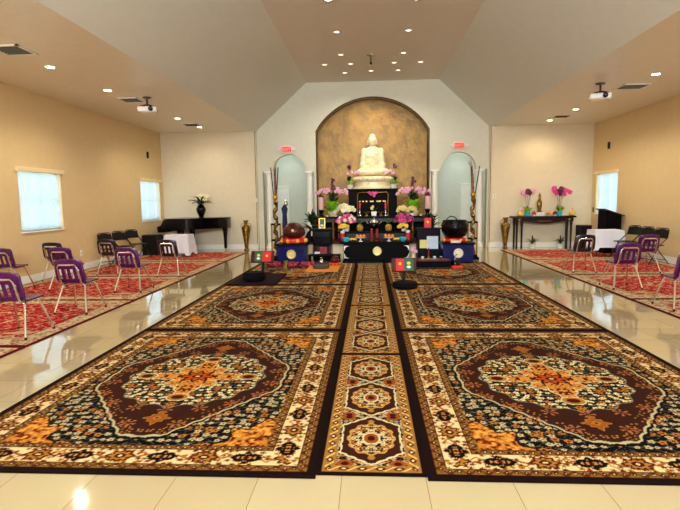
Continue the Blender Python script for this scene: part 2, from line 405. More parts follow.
spot(.05, 14.1, ZT-.3, 60, (1, .95, .8), 175)
def vent(x, y, w, l, label, rz=0):
    t = thing('ceiling_vent', label, 'vent', (x, y, ZS), rz, 'square ceiling vents')
    mb = MB(); 
    for a in ((-w/2, w/2, -l/2, -l/2+.04), (-w/2, w/2, l/2-.04, l/2), (-w/2, -w/2+.04, -l/2, l/2), (w/2-.04, w/2, -l/2, l/2)): mb.box(*a, -.02, -.001)
    mb.build('frame', 'white_trim', t, smooth=False)
    MB().box(-w/2+.04, w/2-.04, -l/2+.04, l/2-.04, -.006, -.001).build('duct_opening', 'vein_black', t, smooth=False)
    n = 7
    for k in range(n):
        yy = -l/2+.06+(l-.12)*k/(n-1)
        mb = MB(); mb.box(-w/2+.04, w/2-.04, -.012, .012, -.0015, .0015, Matrix.Translation((0, yy, -.012)) @ Matrix.Rotation(.6, 4, 'X')); mb.build('slat', 'silver', t, smooth=False)
vent(-5.35, 7.65, .5, .5, 'nearest ceiling vent over the left side aisle'); vent(-5.35, 11.5, .5, .5, 'ceiling vent beside the left projector'); vent(-5.32, 15.3, .5, .5, 'ceiling vent over the piano, farthest on the left')
vent(5.56, 11.45, .6, .5, 'larger ceiling vent near the bluish light on the right'); vent(5.5, 15.3, .5, .5, 'ceiling vent farthest back on the right')
def projector(x, y, label, rz):
    t = thing('projector', label, 'projector', (x, y, ZS), rz, 'ceiling projectors')
    MB().lathe([(.09, -.001), (.09, -.02), (.02, -.03), (.02, -.2), (0, -.2)], 14).build('mount', 'dark_steel', t)
    mb = MB(); mb.box(-.2, .2, -.15, .15, -.33, -.21); mb.build('body', 'ceramic_white', t, bevel=.03)
    MB().lathe([(.05, 0), (.05, .04), (.04, .045), (0, .03)], 16, M=Matrix.Translation((.08, -.15, -.27)) @ Matrix.Rotation(PI/2, 4, 'X')).build('lens', 'black_lacquer', t)
    mb = MB()
    for sx in (-1, 1):
        for sy in (-1, 1): mb.tube([(0, 0, -.15), (sx*.15, sy*.1, -.21)], .012, 6)
    mb.build('mount_arm', 'black_plastic', t)
projector(-4.9, 11.3, 'white projector hung from the left side ceiling', .3); projector(4.75, 11.1, 'white projector hung from the right side ceiling', -.3)
# exit signs
def exit_sign(px, py, label):
    p = at(px, py, YC); t = thing('exit_sign', label, 'exit sign', (p.x, YC-.001, p.z), 0, 'exit signs over the arches')
    MB().box(-.17, .17, -.05, 0, -.1, .1).build('housing', 'ceramic_white', t, bevel=.01)
    MB().box(-.15, .15, -.056, -.05, -.082, .082).build('panel', 'exit_red', t, smooth=False)
    fc = bpy.data.curves.new('lettering', 'FONT'); fc.body = 'EXIT'; fc.size = .13; fc.align_x = 'CENTER'; fc.align_y = 'CENTER'; fc.extrude = .002
    fo = bpy.data.objects.new('lettering', fc); COL.objects.link(fo); d = bpy.context.evaluated_depsgraph_get()
    me = bpy.data.meshes.new_from_object(fo.evaluated_get(d)); bpy.data.objects.remove(fo)
    me.materials.clear(); me.materials.append(MATS['petal_white']); lo = bpy.data.objects.new('lettering', me); COL.objects.link(lo); lo.parent = t
    lo.location = (0, -.059, 0); lo.rotation_euler = (PI/2, 0, 0)
    for s in (-1, 1):
        l = MB().lathe([(.0, 0), (.055, 0), (.06, .03), (.03, .07), (0, .07)], 14, M=Matrix.Translation((s*.24, -.1, 0)) @ Matrix.Rotation(-PI/2, 4, 'X')).build('emergency_lamp', 'ceramic_white', t)
        MB().box(min(s*.16, s*.24), max(s*.16, s*.24), -.04, -.015, -.02, .02).build('lamp_arm', 'silver', l)
exit_sign(287, 149.5, 'red lit exit sign over the left arch'); exit_sign(459, 145.5, 'red lit exit sign over the right arch')
def wallplate(x, y, z, nx, ny, label, w=.08, h=.12, name='wall_switch', cat='switch', m_='ceramic_white', d=.012, part='toggle'):
    t = thing(name, label, cat, (x, y, z), math.atan2(ny, nx)+PI/2)
    MB().box(-w/2, w/2, -d, 0, -h/2, h/2).build('plate', m_, t, bevel=.003)
    MB().box(-.008, .008, -d-.01, -d, -.015, .015).build(part, 'grille' if cat == 'speaker' or cat == 'thermostat' else 'silver', t)
p = at(256, 200, YB); wallplate(p.x, YB, p.z, 0, -1, 'small white switch plate left of the left arch', .12, .12)
p = at(494.5, 196.5, YB); wallplate(p.x, YB+.002, p.z, 0, -1, 'small white thermostat right of the right arch', .14, .12, 'thermostat', 'thermostat', part='display')
wallplate(XL, 11.9, .42, 1, 0, 'white electrical outlet low on the left wall', .09, .14, 'wall_outlet', 'outlet', part='socket')
wallplate(XL, 15.9, 3.1, 1, 0, 'small dark box high on the left wall by the corner', .06, .2, 'wall_speaker', 'speaker', 'black_plastic', .05, 'bracket')
wallplate(XR, 15.9, 3.12, -1, 0, 'small dark box high on the right wall by the corner', .06, .2, 'wall_speaker', 'speaker', 'black_plastic', .05, 'bracket')
wallplate(XR, 16.85, 1.2, -1, 0, 'dark switch on the right wall beside the window', .08, .14, 'wall_switch', 'switch', 'dark_steel')
# ------------------------------------------------------------------ woven carpets (pattern computed per thread, stored on the pile)
def C(*c): return np.array(c, float)/255
def hsh(i, j, s):
    v = np.sin(i*127.1 + j*311.7 + s*74.7)*43758.5453
    return v - np.floor(v)
def vnoise(x, y, s=0):
    i, j = np.floor(x), np.floor(y); fx, fy = x-i, y-j
    fx = fx*fx*(3-2*fx); fy = fy*fy*(3-2*fy)
    return (hsh(i,j,s)*(1-fx)+hsh(i+1,j,s)*fx)*(1-fy) + (hsh(i,j+1,s)*(1-fx)+hsh(i+1,j+1,s)*fx)*fy
def flowers(x, y, cell, s, fill=.9):
    """nearest jittered flower: distance in cells, angle, id"""
    gx, gy = x/cell, y/cell; bi, bj = np.floor(gx), np.floor(gy)
    D = np.full(x.shape, 9.); A = np.zeros(x.shape); I = np.zeros(x.shape)
    for di in (-1, 0, 1):
        for dj in (-1, 0, 1):
            i, j = bi+di, bj+dj
            cx = i+.5+(hsh(i,j,s)-.5)*.6; cy = j+.5+(hsh(i,j,s+1)-.5)*.6
            dx, dy = gx-cx, gy-cy; d = np.hypot(dx, dy); on = hsh(i,j,s+2) < fill
            w = (d < D) & on
            D = np.where(w, d, D); A = np.where(w, np.arctan2(dy, dx), A); I = np.where(w, hsh(i,j,s+3), I)
    return D, A, I
def put(col, mask, c): col[mask] = c
NAVY, CREAM, GOLD, RUST, BROWN, WINE, DGRN = C(10,12,18), C(218,204,164), C(182,138,66), C(166,100,44), C(84,46,30), C(96,18,8), C(16,22,14)
def millefleur(col, m, x, y, cell, s, base, petal, core, r=.38):
    D, A, I = flowers(x, y, cell, s); rr = r*(.75+.5*I)*(1+.22*np.cos(5*A+I*9))
    put(col, m, base)
    v = np.abs(np.sin(x*2*PI/(cell*2.6)+2.2*np.sin(y*2*PI/(cell*3.4)))*np.cos(y*2*PI/(cell*2.2)-1.5*np.sin(x*9)))
    put(col, m & (v < .09), petal*.55+base*.45)
    put(col, m & (D < rr), petal); put(col, m & (D < rr*.42), core)
    put(col, m & (D < rr) & (I > .8), C(196,140,66)); put(col, m & (D < rr*.45) & (I > .8), WINE)
def border(col, m, t, w, d, pitch, s):
    """scrolling band: t along, w across in -1..1, d true half width"""
    put(col, m, C(222,204,162))
    k = np.floor(t/pitch+.5); u = (t/pitch-k)*pitch/d     # local, in half widths
    sc = np.abs(w-.62*np.sin(2*PI*t/pitch+1.2)*np.cos(PI*t/pitch)); put(col, m & (sc < .13), RUST*.7+GOLD*.3)
    sc = np.abs(w+.55*np.sin(2*PI*t/pitch*1.5)); put(col, m & (sc < .10), C(176,128,64))
    D, A, I = flowers(t, w*d, d*.55, s, .8); rr = .36*(1+.3*np.cos(5*A)); put(col, m & (D < rr), np.where(I[..., None] > .5, GOLD, C(150,90,50))[m & (D < rr)])
    put(col, m & (D < .14), BROWN)
    odd = (np.mod(k, 2) > .5); r = np.hypot(u*.8, w*1.0); a = np.arctan2(w, u)
    fl = r < .78*(1+.16*np.cos(8*a))
    put(col, m & ~odd & fl, WINE*.8+RUST*.2); put(col, m & ~odd & (r < .56*(1+.2*np.cos(8*a))), GOLD); put(col, m & ~odd & (r < .34), WINE); put(col, m & ~odd & (r < .14), CREAM)
    lz = np.abs(u)*.62+np.abs(w)*.98+.1*np.cos(6*a)
    put(col, m & odd & (lz < .84), DGRN); put(col, m & odd & (lz < .55) & (np.abs(np.sin(u*7))*np.abs(np.cos(w*6)) > .45), C(200,150,90)); put(col, m & odd & (r < .17), WINE)
def thinband(col, m, t, w, pitch, s):
    put(col, m, C(156,120,58))
    z = np.abs(w-.7*np.sin(2*PI*t/pitch)); put(col, m & (z < .3), C(120,62,24))
    k = (t/pitch*2) % 1-.5; put(col, m & (np.hypot(k*2, w) < .45), WINE*.7); put(col, m & (np.hypot(k*2, w) < .18), CREAM)
    put(col, m & (np.abs(w) > .86), C(70,36,18))
def frame(col, X, Y, hx, hy, i0, i1, fn, *a):
    """band between inset i0 and i1 from the outer edge"""
    ax, ay = np.abs(X), np.abs(Y); dx, dy = hx-ax, hy-ay; d = np.minimum(dx, dy)
    m = (d >= i0) & (d < i1); side = dx < dy
    t = np.where(side, Y, X); w = (np.where(side, dx, dy)-(i0+i1)/2)/((i1-i0)/2)
    fn(col, m, t, w, *a)
def pat_large(X, Y):
    hx, hy = 1.265, 1.69; col = np.zeros(X.shape+(3,)); col[:] = C(46,20,16)
    frame(col, X, Y, hx, hy, .055, .125, thinband, .11, 1)
    frame(col, X, Y, hx, hy, .125, .30, lambda c, m, t, w: border(c, m, t, w, .0875, .27, 5))
    frame(col, X, Y, hx, hy, .30, .365, thinband, .10, 2)
    x, y = np.abs(X), np.abs(Y); fld = (x < hx-.365) & (y < hy-.365)      # .90 x 1.325
    millefleur(col, fld, x, y, .068, 11, NAVY, CREAM*.95, RUST, .31)
    # corner spandrels
    cxx, cyy = .90-x, 1.325-y; q = np.hypot(cxx/.30, cyy/.36); an = np.arctan2(cyy, cxx)
    spn = fld & (q < 1+.13*np.cos(9*an)+.05*np.cos(17*an)); sp0 = spn
    put(col, fld & (q < 1.07+.13*np.cos(9*an)+.05*np.cos(17*an)), C(70,30,14))
    put(col, sp0, C(200,144,72)); vv = vnoise(x*38, y*38, 4)+.5*vnoise(x*80, y*80, 5)
    put(col, sp0 & (vv > .86), C(150,78,24)); put(col, sp0 & (vv < .5), C(222,176,92)); put(col, sp0 & (vv > 1.08), C(84,34,18))
    # brown scalloped ground
    ww = .02*np.abs(np.sin((x-y)*16))
    poly = np.maximum(np.maximum(x/.80, (x+.73*y)/1.02), y/1.2)+ww
    put(col, fld & (poly < 1.05), DGRN); put(col, fld & (poly < 1.022), CREAM*.92); put(col, fld & (poly < 1.0), BROWN)
    D, A, I = flowers(x, y, .036, 31, .7)
    put(col, fld & (poly < .985) & (poly > .90) & (D < .24), C(190,140,82))
    # sprigs on the brown ground
    for (cx_, cy_) in ((.0,.76),(.26,.72),(.48,.62),(.66,.42),(.70,.16),(.42,.86),(.18,1.0)):
        r = np.hypot(x-cx_, y-cy_); a = np.arctan2(y-cy_, x-cx_)
        put(col, fld & (r < .062) & (np.cos(6*a+cx_*9) > .35) & (r > .012), C(180,126,84))
    # inner medallion
    a = np.arctan2(y/.68, x/.60); r = np.hypot(x/.60, y/.68); sc = 1+.035*np.cos(16*a)
    md = fld & (r < sc)
    put(col, fld & (r < sc*1.02), CREAM*.7)
    tmp = col.copy(); millefleur(tmp, md, x, y, .06, 21, NAVY, CREAM*1.08, C(170,130,70), .32); col[md] = tmp[md]
    # pendants
    for cy_, ry, rx in ((.91, .075, .085),):
        r2 = np.abs(x)/rx+np.abs(y-cy_)/ry*.8; aa = np.arctan2(y-cy_, x)
        put(col, r2 < 1.18+.16*np.cos(8*aa), GOLD); put(col, r2 < 1.0+.14*np.cos(8*aa), RUST*.8+GOLD*.2); put(col, r2 < .45, GOLD); put(col, r2 < .2, WINE)
    # cross of orange palmettes
    lob = ((0, .16, .15, .17), (.17, .0, .17, .10), (0, .33, .09, .12), (.32, 0, .11, .075), (.16, .17, .07, .08))
    for cx_, cy_, rx, ry in lob:
        dx, dy = x-cx_, y-cy_; r = np.hypot(dx/rx, dy/ry); aa = np.arctan2(dy/ry, dx/rx)
        put(col, r < 1.02+.14*np.cos(7*aa), CREAM)
    for cx_, cy_, rx, ry in lob:
        dx, dy = x-cx_, y-cy_; r = np.hypot(dx/rx, dy/ry); aa = np.arctan2(dy/ry, dx/rx)
        mm = r < .88+.14*np.cos(7*aa); put(col, mm, C(206,152,80)); v = vnoise(x*46, y*46, 8); put(col, mm & (v > .68), WINE); put(col, mm & (v < .22), C(220,170,84))
    for cx_, cy_ in ((0, .50), (.47, 0)):
        r = np.hypot((x-cx_)/.085, (y-cy_)/.07); put(col, r < 1.15, CREAM); put(col, r < 1, GOLD); put(col, r < .62, WINE)
    r = np.hypot(x/.17, y/.14); aa = np.arctan2(y, x); put(col, r < .9+.2*np.cos(8*aa), WINE); put(col, r < .62+.2*np.cos(8*aa), C(190,104,34)); put(col, r < .3, WINE); put(col, r < .12, CREAM)
    return col
def pat_runner(X, Y):
    hx, hy = .322, 1.22; col = np.zeros(X.shape+(3,)); col[:] = C(44,18,14)
    frame(col, X, Y, hx, hy, .035, .105, thinband, .12, 3)
    def rb(c, m, t, w):
        put(c, m, C(170,132,72)); k = (t/.11) % 1-.5; r = np.hypot(k*1.7, w*.9); put(c, m & (np.abs(w-.5*np.sin(t*2*PI/.11)) < .2), C(226,190,120)); put(c, m & (r < .5), C(110,40,16)); put(c, m & (r < .2), CREAM)
    frame(col, X, Y, hx, hy, .03, .105, rb)
    x, y = np.abs(X), np.abs(Y); ins = (x < hx-.105) & (y < hy-.105)     # .205 x 1.115
    millefleur(col, ins, x, y, .04, 41, NAVY, CREAM*.9, RUST, .46)
    k = np.floor((Y+1.115)/.7433); cy = -1.115+(k+.5)*.7433; yy = np.abs(Y-cy)
    p = np.maximum(x/.195, .42*x/.195+yy/.36)+.03*np.abs(np.sin((x-yy)*30))
    put(col, ins & (p < 1.05), CREAM); put(col, ins & (p < .99), BROWN)
    a = np.arctan2(yy/.21, x/.15); r = np.hypot(x/.145, yy/.215); md = ins & (r < 1+.05*np.cos(12*a))
    put(col, ins & (r < 1.09+.05*np.cos(12*a)), C(206,160,90)); tmp = col.copy(); millefleur(tmp, md, x, yy, .034, 51, NAVY, CREAM, GOLD, .5); col[md] = tmp[md]
    r = np.hypot(x/.05, yy/.075); put(col, ins & (r < 1.2), CREAM); put(col, ins & (r < 1), RUST); put(col, ins & (r < .5), WINE)
    r = np.hypot(x/.022, (yy-.27)/.03); put(col, ins & (r < 1), GOLD)
    r = np.hypot((x-.16)/.05, (yy-.35)/.05); put(col, ins & (r < 1), RUST); put(col, ins & (r < .5), WINE)
    return col
def pat_red(X, Y):
    hx, hy = 1.53, 1.33; col = np.zeros(X.shape+(3,)); col[:] = C(84,14,20)
    def wb(c, m, t, w):
        put(c, m, C(200,180,142)); v = vnoise(X*22, Y*22, 61)+.5*vnoise(X*48, Y*48, 62)
        put(c, m & (v > .95), C(150,120,84)); put(c, m & (v < .5), C(206,188,150)); put(c, m & (v > 1.15), C(120,40,34))
        D, A, I = flowers(X, Y, .15, 63, .8); put(c, m & (D < .3), C(176,104,76)); put(c, m & (D < .13), C(224,206,160))
        put(c, m & (np.abs(w) > .93), C(120,22,26))
    frame(col, X, Y, hx, hy, .035, .30, wb)
    x, y = np.abs(X), np.abs(Y); ins = (x < hx-.30) & (y < hy-.30)
    put(col, ins, C(172,20,40))
    v = vnoise(x*13, y*13, 71)+.6*vnoise(x*29, y*29, 72); put(col, ins & (v > 1.22), C(196,150,112)); put(col, ins & (v < .42), C(106,10,22))
    sv = np.abs(np.sin(x*16+2*np.sin(y*9)))*np.abs(np.cos(y*17+2*np.sin(x*8))); put(col, ins & (sv < .05), C(220,176,132))
    D, A, I = flowers(x, y, .17, 73, .85); put(col, ins & (D < .19*(1+.25*np.cos(5*A))), C(206,160,120)); put(col, ins & (D < .12), C(130,14,24))
    r = np.hypot(x/.5, y/.4); a = np.arctan2(y, x); put(col, (r < 1+.08*np.cos(12*a)) & (r > .93+.08*np.cos(12*a)), C(222,196,150))
    q = np.hypot((x-1.17)/.4, (y-.97)/.36); put(col, ins & (q < 1) & (v > .85), C(196,160,120))
    return col
def pile_mat(name, rough=.95):
    m = bpy.data.materials.new(name); m.use_nodes = True; MATS[name] = m; nt = m.node_tree; b = nt.nodes['Principled BSDF']
    at_ = nt.nodes.new('ShaderNodeAttribute'); at_.attribute_name = 'weave'; nt.links.new(at_.outputs['Color'], b.inputs['Base Color'])
    b.inputs['Roughness'].default_value = rough; b.inputs['Specular IOR Level'].default_value = .06
    n = nt.nodes.new('ShaderNodeTexNoise'); n.inputs['Scale'].default_value = 260; g = nt.nodes.new('ShaderNodeTexCoord'); nt.links.new(g.outputs['Object'], n.inputs['Vector'])
    bp = nt.nodes.new('ShaderNodeBump'); bp.inputs['Strength'].default_value = .4; bp.inputs['Distance'].default_value = .004
    nt.links.new(n.outputs['Fac'], bp.inputs['Height']); nt.links.new(bp.outputs['Normal'], b.inputs['Normal'])
pile_mat('rug_pile')
def rug_mesh(name, hx, hy, st, fn, dk=1.3, th=.011):
    nx, ny = int(2*hx/st), int(2*hy/st)
    xs = np.linspace(-hx, hx, nx+1); ys = np.linspace(-hy, hy, ny+1); X, Y = np.meshgrid(xs, ys)
    col = np.clip(fn(X*.9999, Y*.9999), 0, 1)**dk
    n = (nx+1)*(ny+1); co = np.zeros((n, 3), np.float32); co[:, 0] = X.ravel(); co[:, 1] = Y.ravel(); co[:, 2] = th
    idx = np.arange(n).reshape(ny+1, nx+1); q = np.stack([idx[:-1,:-1], idx[:-1,1:], idx[1:,1:], idx[1:,:-1]], -1).reshape(-1, 4)
    # skirt to the floor
    rim = np.concatenate([idx[0,:], idx[1:,-1], idx[-1,-2::-1], idx[-2:0:-1,0]]); low = co[rim].copy(); low[:, 2] = 0
    co = np.concatenate([co, low]); li = np.arange(n, n+len(rim)); nr, nl = np.roll(rim, -1), np.roll(li, -1)
    sk = np.stack([rim, li, nl, nr], -1); q = np.concatenate([q, sk, ])
    me = bpy.data.meshes.new(name); me.vertices.add(len(co)); me.vertices.foreach_set('co', co.ravel())
    me.loops.add(q.size); me.loops.foreach_set('vertex_index', q.ravel().astype(np.int32))
    me.polygons.add(len(q)); me.polygons.foreach_set('loop_start', np.arange(0, q.size, 4, dtype=np.int32)); me.polygons.foreach_set('loop_total', np.full(len(q), 4, np.int32))
    me.update(calc_edges=True); me.validate()
    ca = me.color_attributes.new('weave', 'BYTE_COLOR', 'POINT'); c4 = np.ones((len(co), 4), np.float32); c4[:n, :3] = col.reshape(-1, 3); c4[n:, :3] = col.reshape(-1, 3)[rim]
    ca.data.foreach_set('color_srgb', c4.ravel()); me.materials.append(MATS['rug_pile']); return me
def rug(name, me, x, y, label, cat, group, sx=1, sy=1, z=0):
    o = bpy.data.objects.new(name, me); COL.objects.link(o); o.location = (x, y, z); o.scale = (sx, sy, 1); return tag(o, label, cat, group)
big = rug_mesh('persian_rug', 1.265, 1.69, .008, pat_large, 1.5)
rows = [(2.78, 6.13, 'front'), (6.15, 9.54, 'middle'), (9.56, 12.95, 'back')]
for i, (y0, y1, w_) in enumerate(rows):
    ds = ['nearest the camera', 'second of three going back', 'farthest, before the altar']
    rug('persian_rug', big, -1.592, (y0+y1)/2, 'large brown and navy medallion rug left of the runner, %s' % ds[i], 'rug', 'large medallion rugs', 1, (y1-y0)/3.38)
    rug('persian_rug', big, 1.585, (y0+y1)/2, 'large brown and navy medallion rug right of the runner, %s' % ds[i], 'rug', 'large medallion rugs', 1, (y1-y0)/3.38)
run = rug_mesh('runner_rug', .322, 1.22, .006, pat_runner, 1.45)
for (y0, y1, ds) in ((2.82, 5.15, 'frontmost of the aisle runners'), (5.17, 7.62, 'second aisle runner from the front'), (7.64, 10.06, 'third aisle runner from the front'), (10.08, 12.5, 'aisle runner nearest the black altar table')):
    rug('runner_rug', run, -.003, (y0+y1)/2, 'narrow brown runner rug with a row of medallions, ' + ds, 'rug', 'aisle runners', 1, (y1-y0)/2.44)
red = rug_mesh('red_carpet', 1.53, 1.33, .014, pat_red, 1.05)
oc = ['nearest', 'second', 'third', 'fourth', 'farthest']
for i, (y0, y1) in enumerate(((2.75, 5.38), (5.4, 8.08), (8.1, 10.73), (10.75, 13.43), (13.45, 16.05))):
    rug('red_carpet', red, -5.41, (y0+y1)/2, 'crimson and beige floral carpet in the left aisle, %s from the camera' % oc[i], 'carpet', 'red side aisle carpets', 1, (y1-y0)/2.66)
    rug('red_carpet', red, 5.56, (y0+y1)/2, 'crimson and beige floral carpet in the right aisle, %s from the camera' % oc[i], 'carpet', 'red side aisle carpets', 1, (y1-y0)/2.66)
# ------------------------------------------------------------------ school chairs
def make_chair(shell, name='stacking_chair'):
    t = thing(name, 'chair', 'chair', (0, 0, 0), 0, 'purple school chairs')
    # back shell with four slots
    bmh = MB(); nx, nz = 20, 18; V = {}
    for j in range(nz+1):
        s = j/nz; z = .475+.335*s; yb = -.20-.085*s-.012*math.sin(PI*s)
        hw = .225-.018*s
        if s > .8: hw -= .055*((s-.8)/.2)**2.2
        if s < .12: hw -= .02*(1-s/.12)
        for i in range(nx+1):
            u = -1+2*i/nx; V[i, j] = bmh._v((hw*u, yb+.035*u*u*(.6+.4*s), z-(.028*abs(u)**4 if j == nz else 0)))
    for j in range(nz):
        for i in range(nx):
            if 2 <= j < 10 and i in (3, 4, 7, 8, 11, 12, 15, 16): continue
            bmh.b.faces.new([V[i,j], V[i+1,j], V[i+1,j+1], V[i,j+1]])
    bmh.build('backrest', shell, t, solid=.012)
    sm = MB(); V = {}; ny = 12
    for j in range(ny+1):
        s = j/ny; y = -.19+.41*s; z = .445+.02*s-.035*max(0, (s-.85)/.15)**2+.03*max(0, (.12-s)/.12)
        hw = .2+.015*math.sin(PI*s)-(.04*((s-.85)/.15)**2 if s > .85 else 0)
        for i in range(nx+1):
            u = -1+2*i/nx; V[i, j] = sm._v((hw*u, y, z-.02*(1-u*u)*math.sin(PI*min(1, s*1.1))))
    for j in range(ny):
        for i in range(nx): sm.b.faces.new([V[i,j], V[i+1,j], V[i+1,j+1], V[i,j+1]])
    sm.build('seat', shell, t, solid=.014)
    # steel tube behind the back, bent forward under the seat
    pts = [(-.15, .14, .425), (-.15, -.16, .42), (-.15, -.215, .47), (-.148, -.25, .6), (-.14, -.285, .69), (-.115, -.297, .722), (.115, -.297, .722), (.14, -.285, .69), (.148, -.25, .6), (.15, -.215, .47), (.15, -.16, .42), (.15, .14, .425)]
    MB().tube(pts, .0135, 8).build('back_frame', 'chrome', t)
    for sx in (-1, 1):
        for sy in (-1, 1):
            top = (sx*.15, -.11 if sy < 0 else .1, .425); bot = (sx*.238, -.275 if sy < 0 else .265, .02)
            mid = (sx*.165, top[1]+sy*.03, .40)
            l = MB().tube([top, mid, bot], .0135, 8).build('leg', 'chrome', t)
            MB().lathe([(.016, 0), (.016, .03), (.011, .034)], 10, c=(bot[0], bot[1], 0)).build('foot_cap', 'black_plastic', l)
    MB().tube([(-.15, -.02, .418), (.15, -.02, .418)], .009, 6).build('crossbar', 'chrome', t)
    return t
GZ = .0112
purple = make_chair('purple_shell'); plum = make_chair('plum_shell'); plum['group'] = 'dark school chairs'
left_chairs = [(-4.30, 5.92, purple, 'purple slotted-back school chair at the left edge, nearest of the left row', 0), (-4.33, 7.27, purple, 'purple slotted-back school chair second in the left row, directly before the pair behind it', 0),
 (-5.66, 9.2, purple, 'purple school chair partly hidden, between a nearer purple and a farther dark chair', 0), (-6.55, 10.35, plum, 'dark plum school chair against the left wall, topmost behind two purple ones', 0),
 (-6.71, 9.1, purple, 'purple school chair cut by the left frame edge, by the wall', 0), (-5.82, 11.15, plum, 'dark plum school chair in front of the black folding chairs on the left', 0),
 (-4.33, 9.02, purple, 'bright purple school chair beside the aisle in front of the dark chairs on the left', 0), (-4.33, 10.85, plum, 'dark plum school chair in front of the white cloth table on the left', 0),
 (4.50, 11.2, plum, 'dark plum school chair farthest in the right row, by the cloth table', 0), (4.40, 9.17, purple, 'bright purple school chair in the middle of the right aisle row', 0),
 (5.76, 11.12, purple, 'purple school chair before the black folding chairs on the right', 0), (4.42, 7.46, purple, 'purple school chair cut by the right frame edge', 0)]
seen = set()
for x, y, proto, lb, rz in left_chairs:
    if id(proto) not in seen:
        seen.add(id(proto)); proto.location = (x, y, GZ); proto.rotation_euler = (0, 0, rz); proto['label'] = lb
    else: dup(proto, (x, y, GZ), rz, lb)
# black folding chairs
def make_folding():
    t = thing('folding_chair', 'folding', 'chair', group='black folding chairs')
    mb = MB(); nx, nz = 10, 8; V = {}
    for j in range(nz+1):
        s = j/nz; z = .60+.22*s; hw = .20-(.07*((s-.6)/.4)**2 if s > .6 else 0); y = -.235-.05*s
        for i in range(nx+1): u = -1+2*i/nx; V[i,j] = mb._v((hw*u, y-.02*(1-u*u), z-(.02*abs(u)**3 if j == nz else 0)))
    for j in range(nz):
        for i in range(nx): mb.b.faces.new([V[i,j], V[i+1,j], V[i+1,j+1], V[i,j+1]])
    mb.build('backrest', 'black_plastic', t, solid=.014)
    MB().box(-.19, .19, -.17, .21, .43, .452).build('seat', 'black_plastic', t, bevel=.01)
    for s in (-1, 1):
        MB().tube([(s*.21, .28, .012), (s*.205, -.0, .44), (s*.2, -.235, .62), (s*.185, -.28, .80)], .011, 8).build('front_leg', 'black_plastic', t)
        MB().tube([(s*.19, -.3, .012), (s*.19, .1, .44)], .011, 8).build('rear_leg', 'black_plastic', t)
    MB().tube([(-.185, -.28, .80), (-.14, -.29, .835), (.14, -.29, .835), (.185, -.28, .80)], .011, 8).build('back_rail', 'black_plastic', t)
    MB().tube([(-.208, .2, .135), (.208, .2, .135)], .008, 6).build('front_crossbar', 'black_plastic', t)
    MB().tube([(-.19, -.22, .1), (.19, -.22, .1)], .008, 6).build('rear_crossbar', 'black_plastic', t)
    return t
fc = make_folding()
fl = [(-6.6, 12.6, -PI/2-.5, 'black folding chair nearest of the three by the left wall'), (-6.6, 13.35, -PI/2-.5, 'middle black folding chair of the three by the left wall'), (-6.6, 14.1, -PI/2-.5, 'farthest black folding chair by the left wall'),
      (6.62, 13.62, PI/2+.3, 'farthest black folding chair by the right wall, beside the lectern'), (6.62, 13.0, PI/2+.3, 'middle black folding chair of the three by the right wall'), (6.62, 12.38, PI/2+.3, 'nearest black folding chair of the three by the right wall')]
for i, (x, y, rz, lb) in enumerate(fl):
    if i == 0: fc.location = (x, y, GZ); fc.rotation_euler = (0, 0, rz); fc['label'] = lb
    else: dup(fc, (x, y, GZ), rz, lb)
# ------------------------------------------------------------------ cloth tables, speakers, lectern
def cloth_table(x0, x1, y0, y1, h, drop, label, clabel):
    cx, cy = (x0+x1)/2, (y0+y1)/2; t = thing('folding_table', label, 'table', (cx, cy, GZ), 0, 'small tables under white cloths')
    w, d = (x1-x0)/2, (y1-y0)/2
    MB().box(-w, w, -d, d, h-.04, h).build('tabletop', 'black_wood', t, bevel=.008)
    for sx in (-1, 1):
        for sy in (-1, 1): MB().tube([(sx*(w-.06), sy*(d-.06), 0), (sx*(w-.06), sy*(d-.06), h-.04)], .016, 8).build('leg', 'dark_steel', t)
    mb = MB(); n = 72; R = []
    pts = []
    per = [(-w,-d,w,-d),(w,-d,w,d),(w,d,-w,d),(-w,d,-w,-d)]
    for (a,b,c,e) in per:
        for k in range(n//4): u = k/(n//4); pts.append((a+(c-a)*u, b+(e-b)*u))
    lv = 7
    for j in range(lv+1):
        s = j/lv; rg = []
        for k, (px, py) in enumerate(pts):
            ang = math.atan2(py/d, px/w); fold = math.sin(k*.9)*.016*s+math.sin(k*.37+1)*.014*s; off = .012+.05*s+fold; L = math.hypot(px, py)
            corner = 1 if abs(abs(px)-w) < .06 and abs(abs(py)-d) < .06 else 0
            ox = (1 if px >= w-.001 else -1 if px <= -w+.001 else 0); oy = (1 if py >= d-.001 else -1 if py <= -d+.001 else 0)
            rg.append(mb._v((px+ox*off, py+oy*off, h+.004-(drop+.07*corner)*s)))
        R.append(rg)
    m_ = len(pts)
    for a, b in zip(R, R[1:]):
        for k in range(m_): mb.b.faces.new([a[k], a[(k+1)%m_], b[(k+1)%m_], b[k]])
    mb.b.faces.new(R[0])
    c = mb.build('tablecloth', 'cloth_white'); c.location = (cx, cy, GZ); tag(c, clabel, 'tablecloth', 'white tablecloths')
cloth_table(-6.02, -5.34, 14.6, 15.1, .64, .53, 'low table under a pale cloth near the piano', 'bluish white cloth draped over the left table by the piano')
cloth_table(6.0, 6.72, 13.95, 14.45, .70, .46, 'small table under a white cloth beside the lectern', 'white cloth draped over the right table before the lectern')
def speaker(x, y, w, d, h, label, rz=0):
    t = thing('speaker_cabinet', label, 'speaker', (x, y, GZ if y < 16 else 0), rz, 'black speaker cabinets')
    MB().box(-w/2, w/2, -d/2, d/2, 0, h).build('body', 'black_plastic', t, bevel=.012)
    MB().box(-w/2+.03, w/2-.03, -d/2-.012, -d/2, .04, h-.04).build('grille', 'grille', t, bevel=.004)
    MB().box(-w/2-.012, -w/2, -.06, .06, h*.6, h*.6+.03).build('handle', 'black_plastic', t, bevel=.004)
speaker(-6.7, 15.3, .48, .4, .62, 'black speaker cabinet on the floor beside the left cloth table')
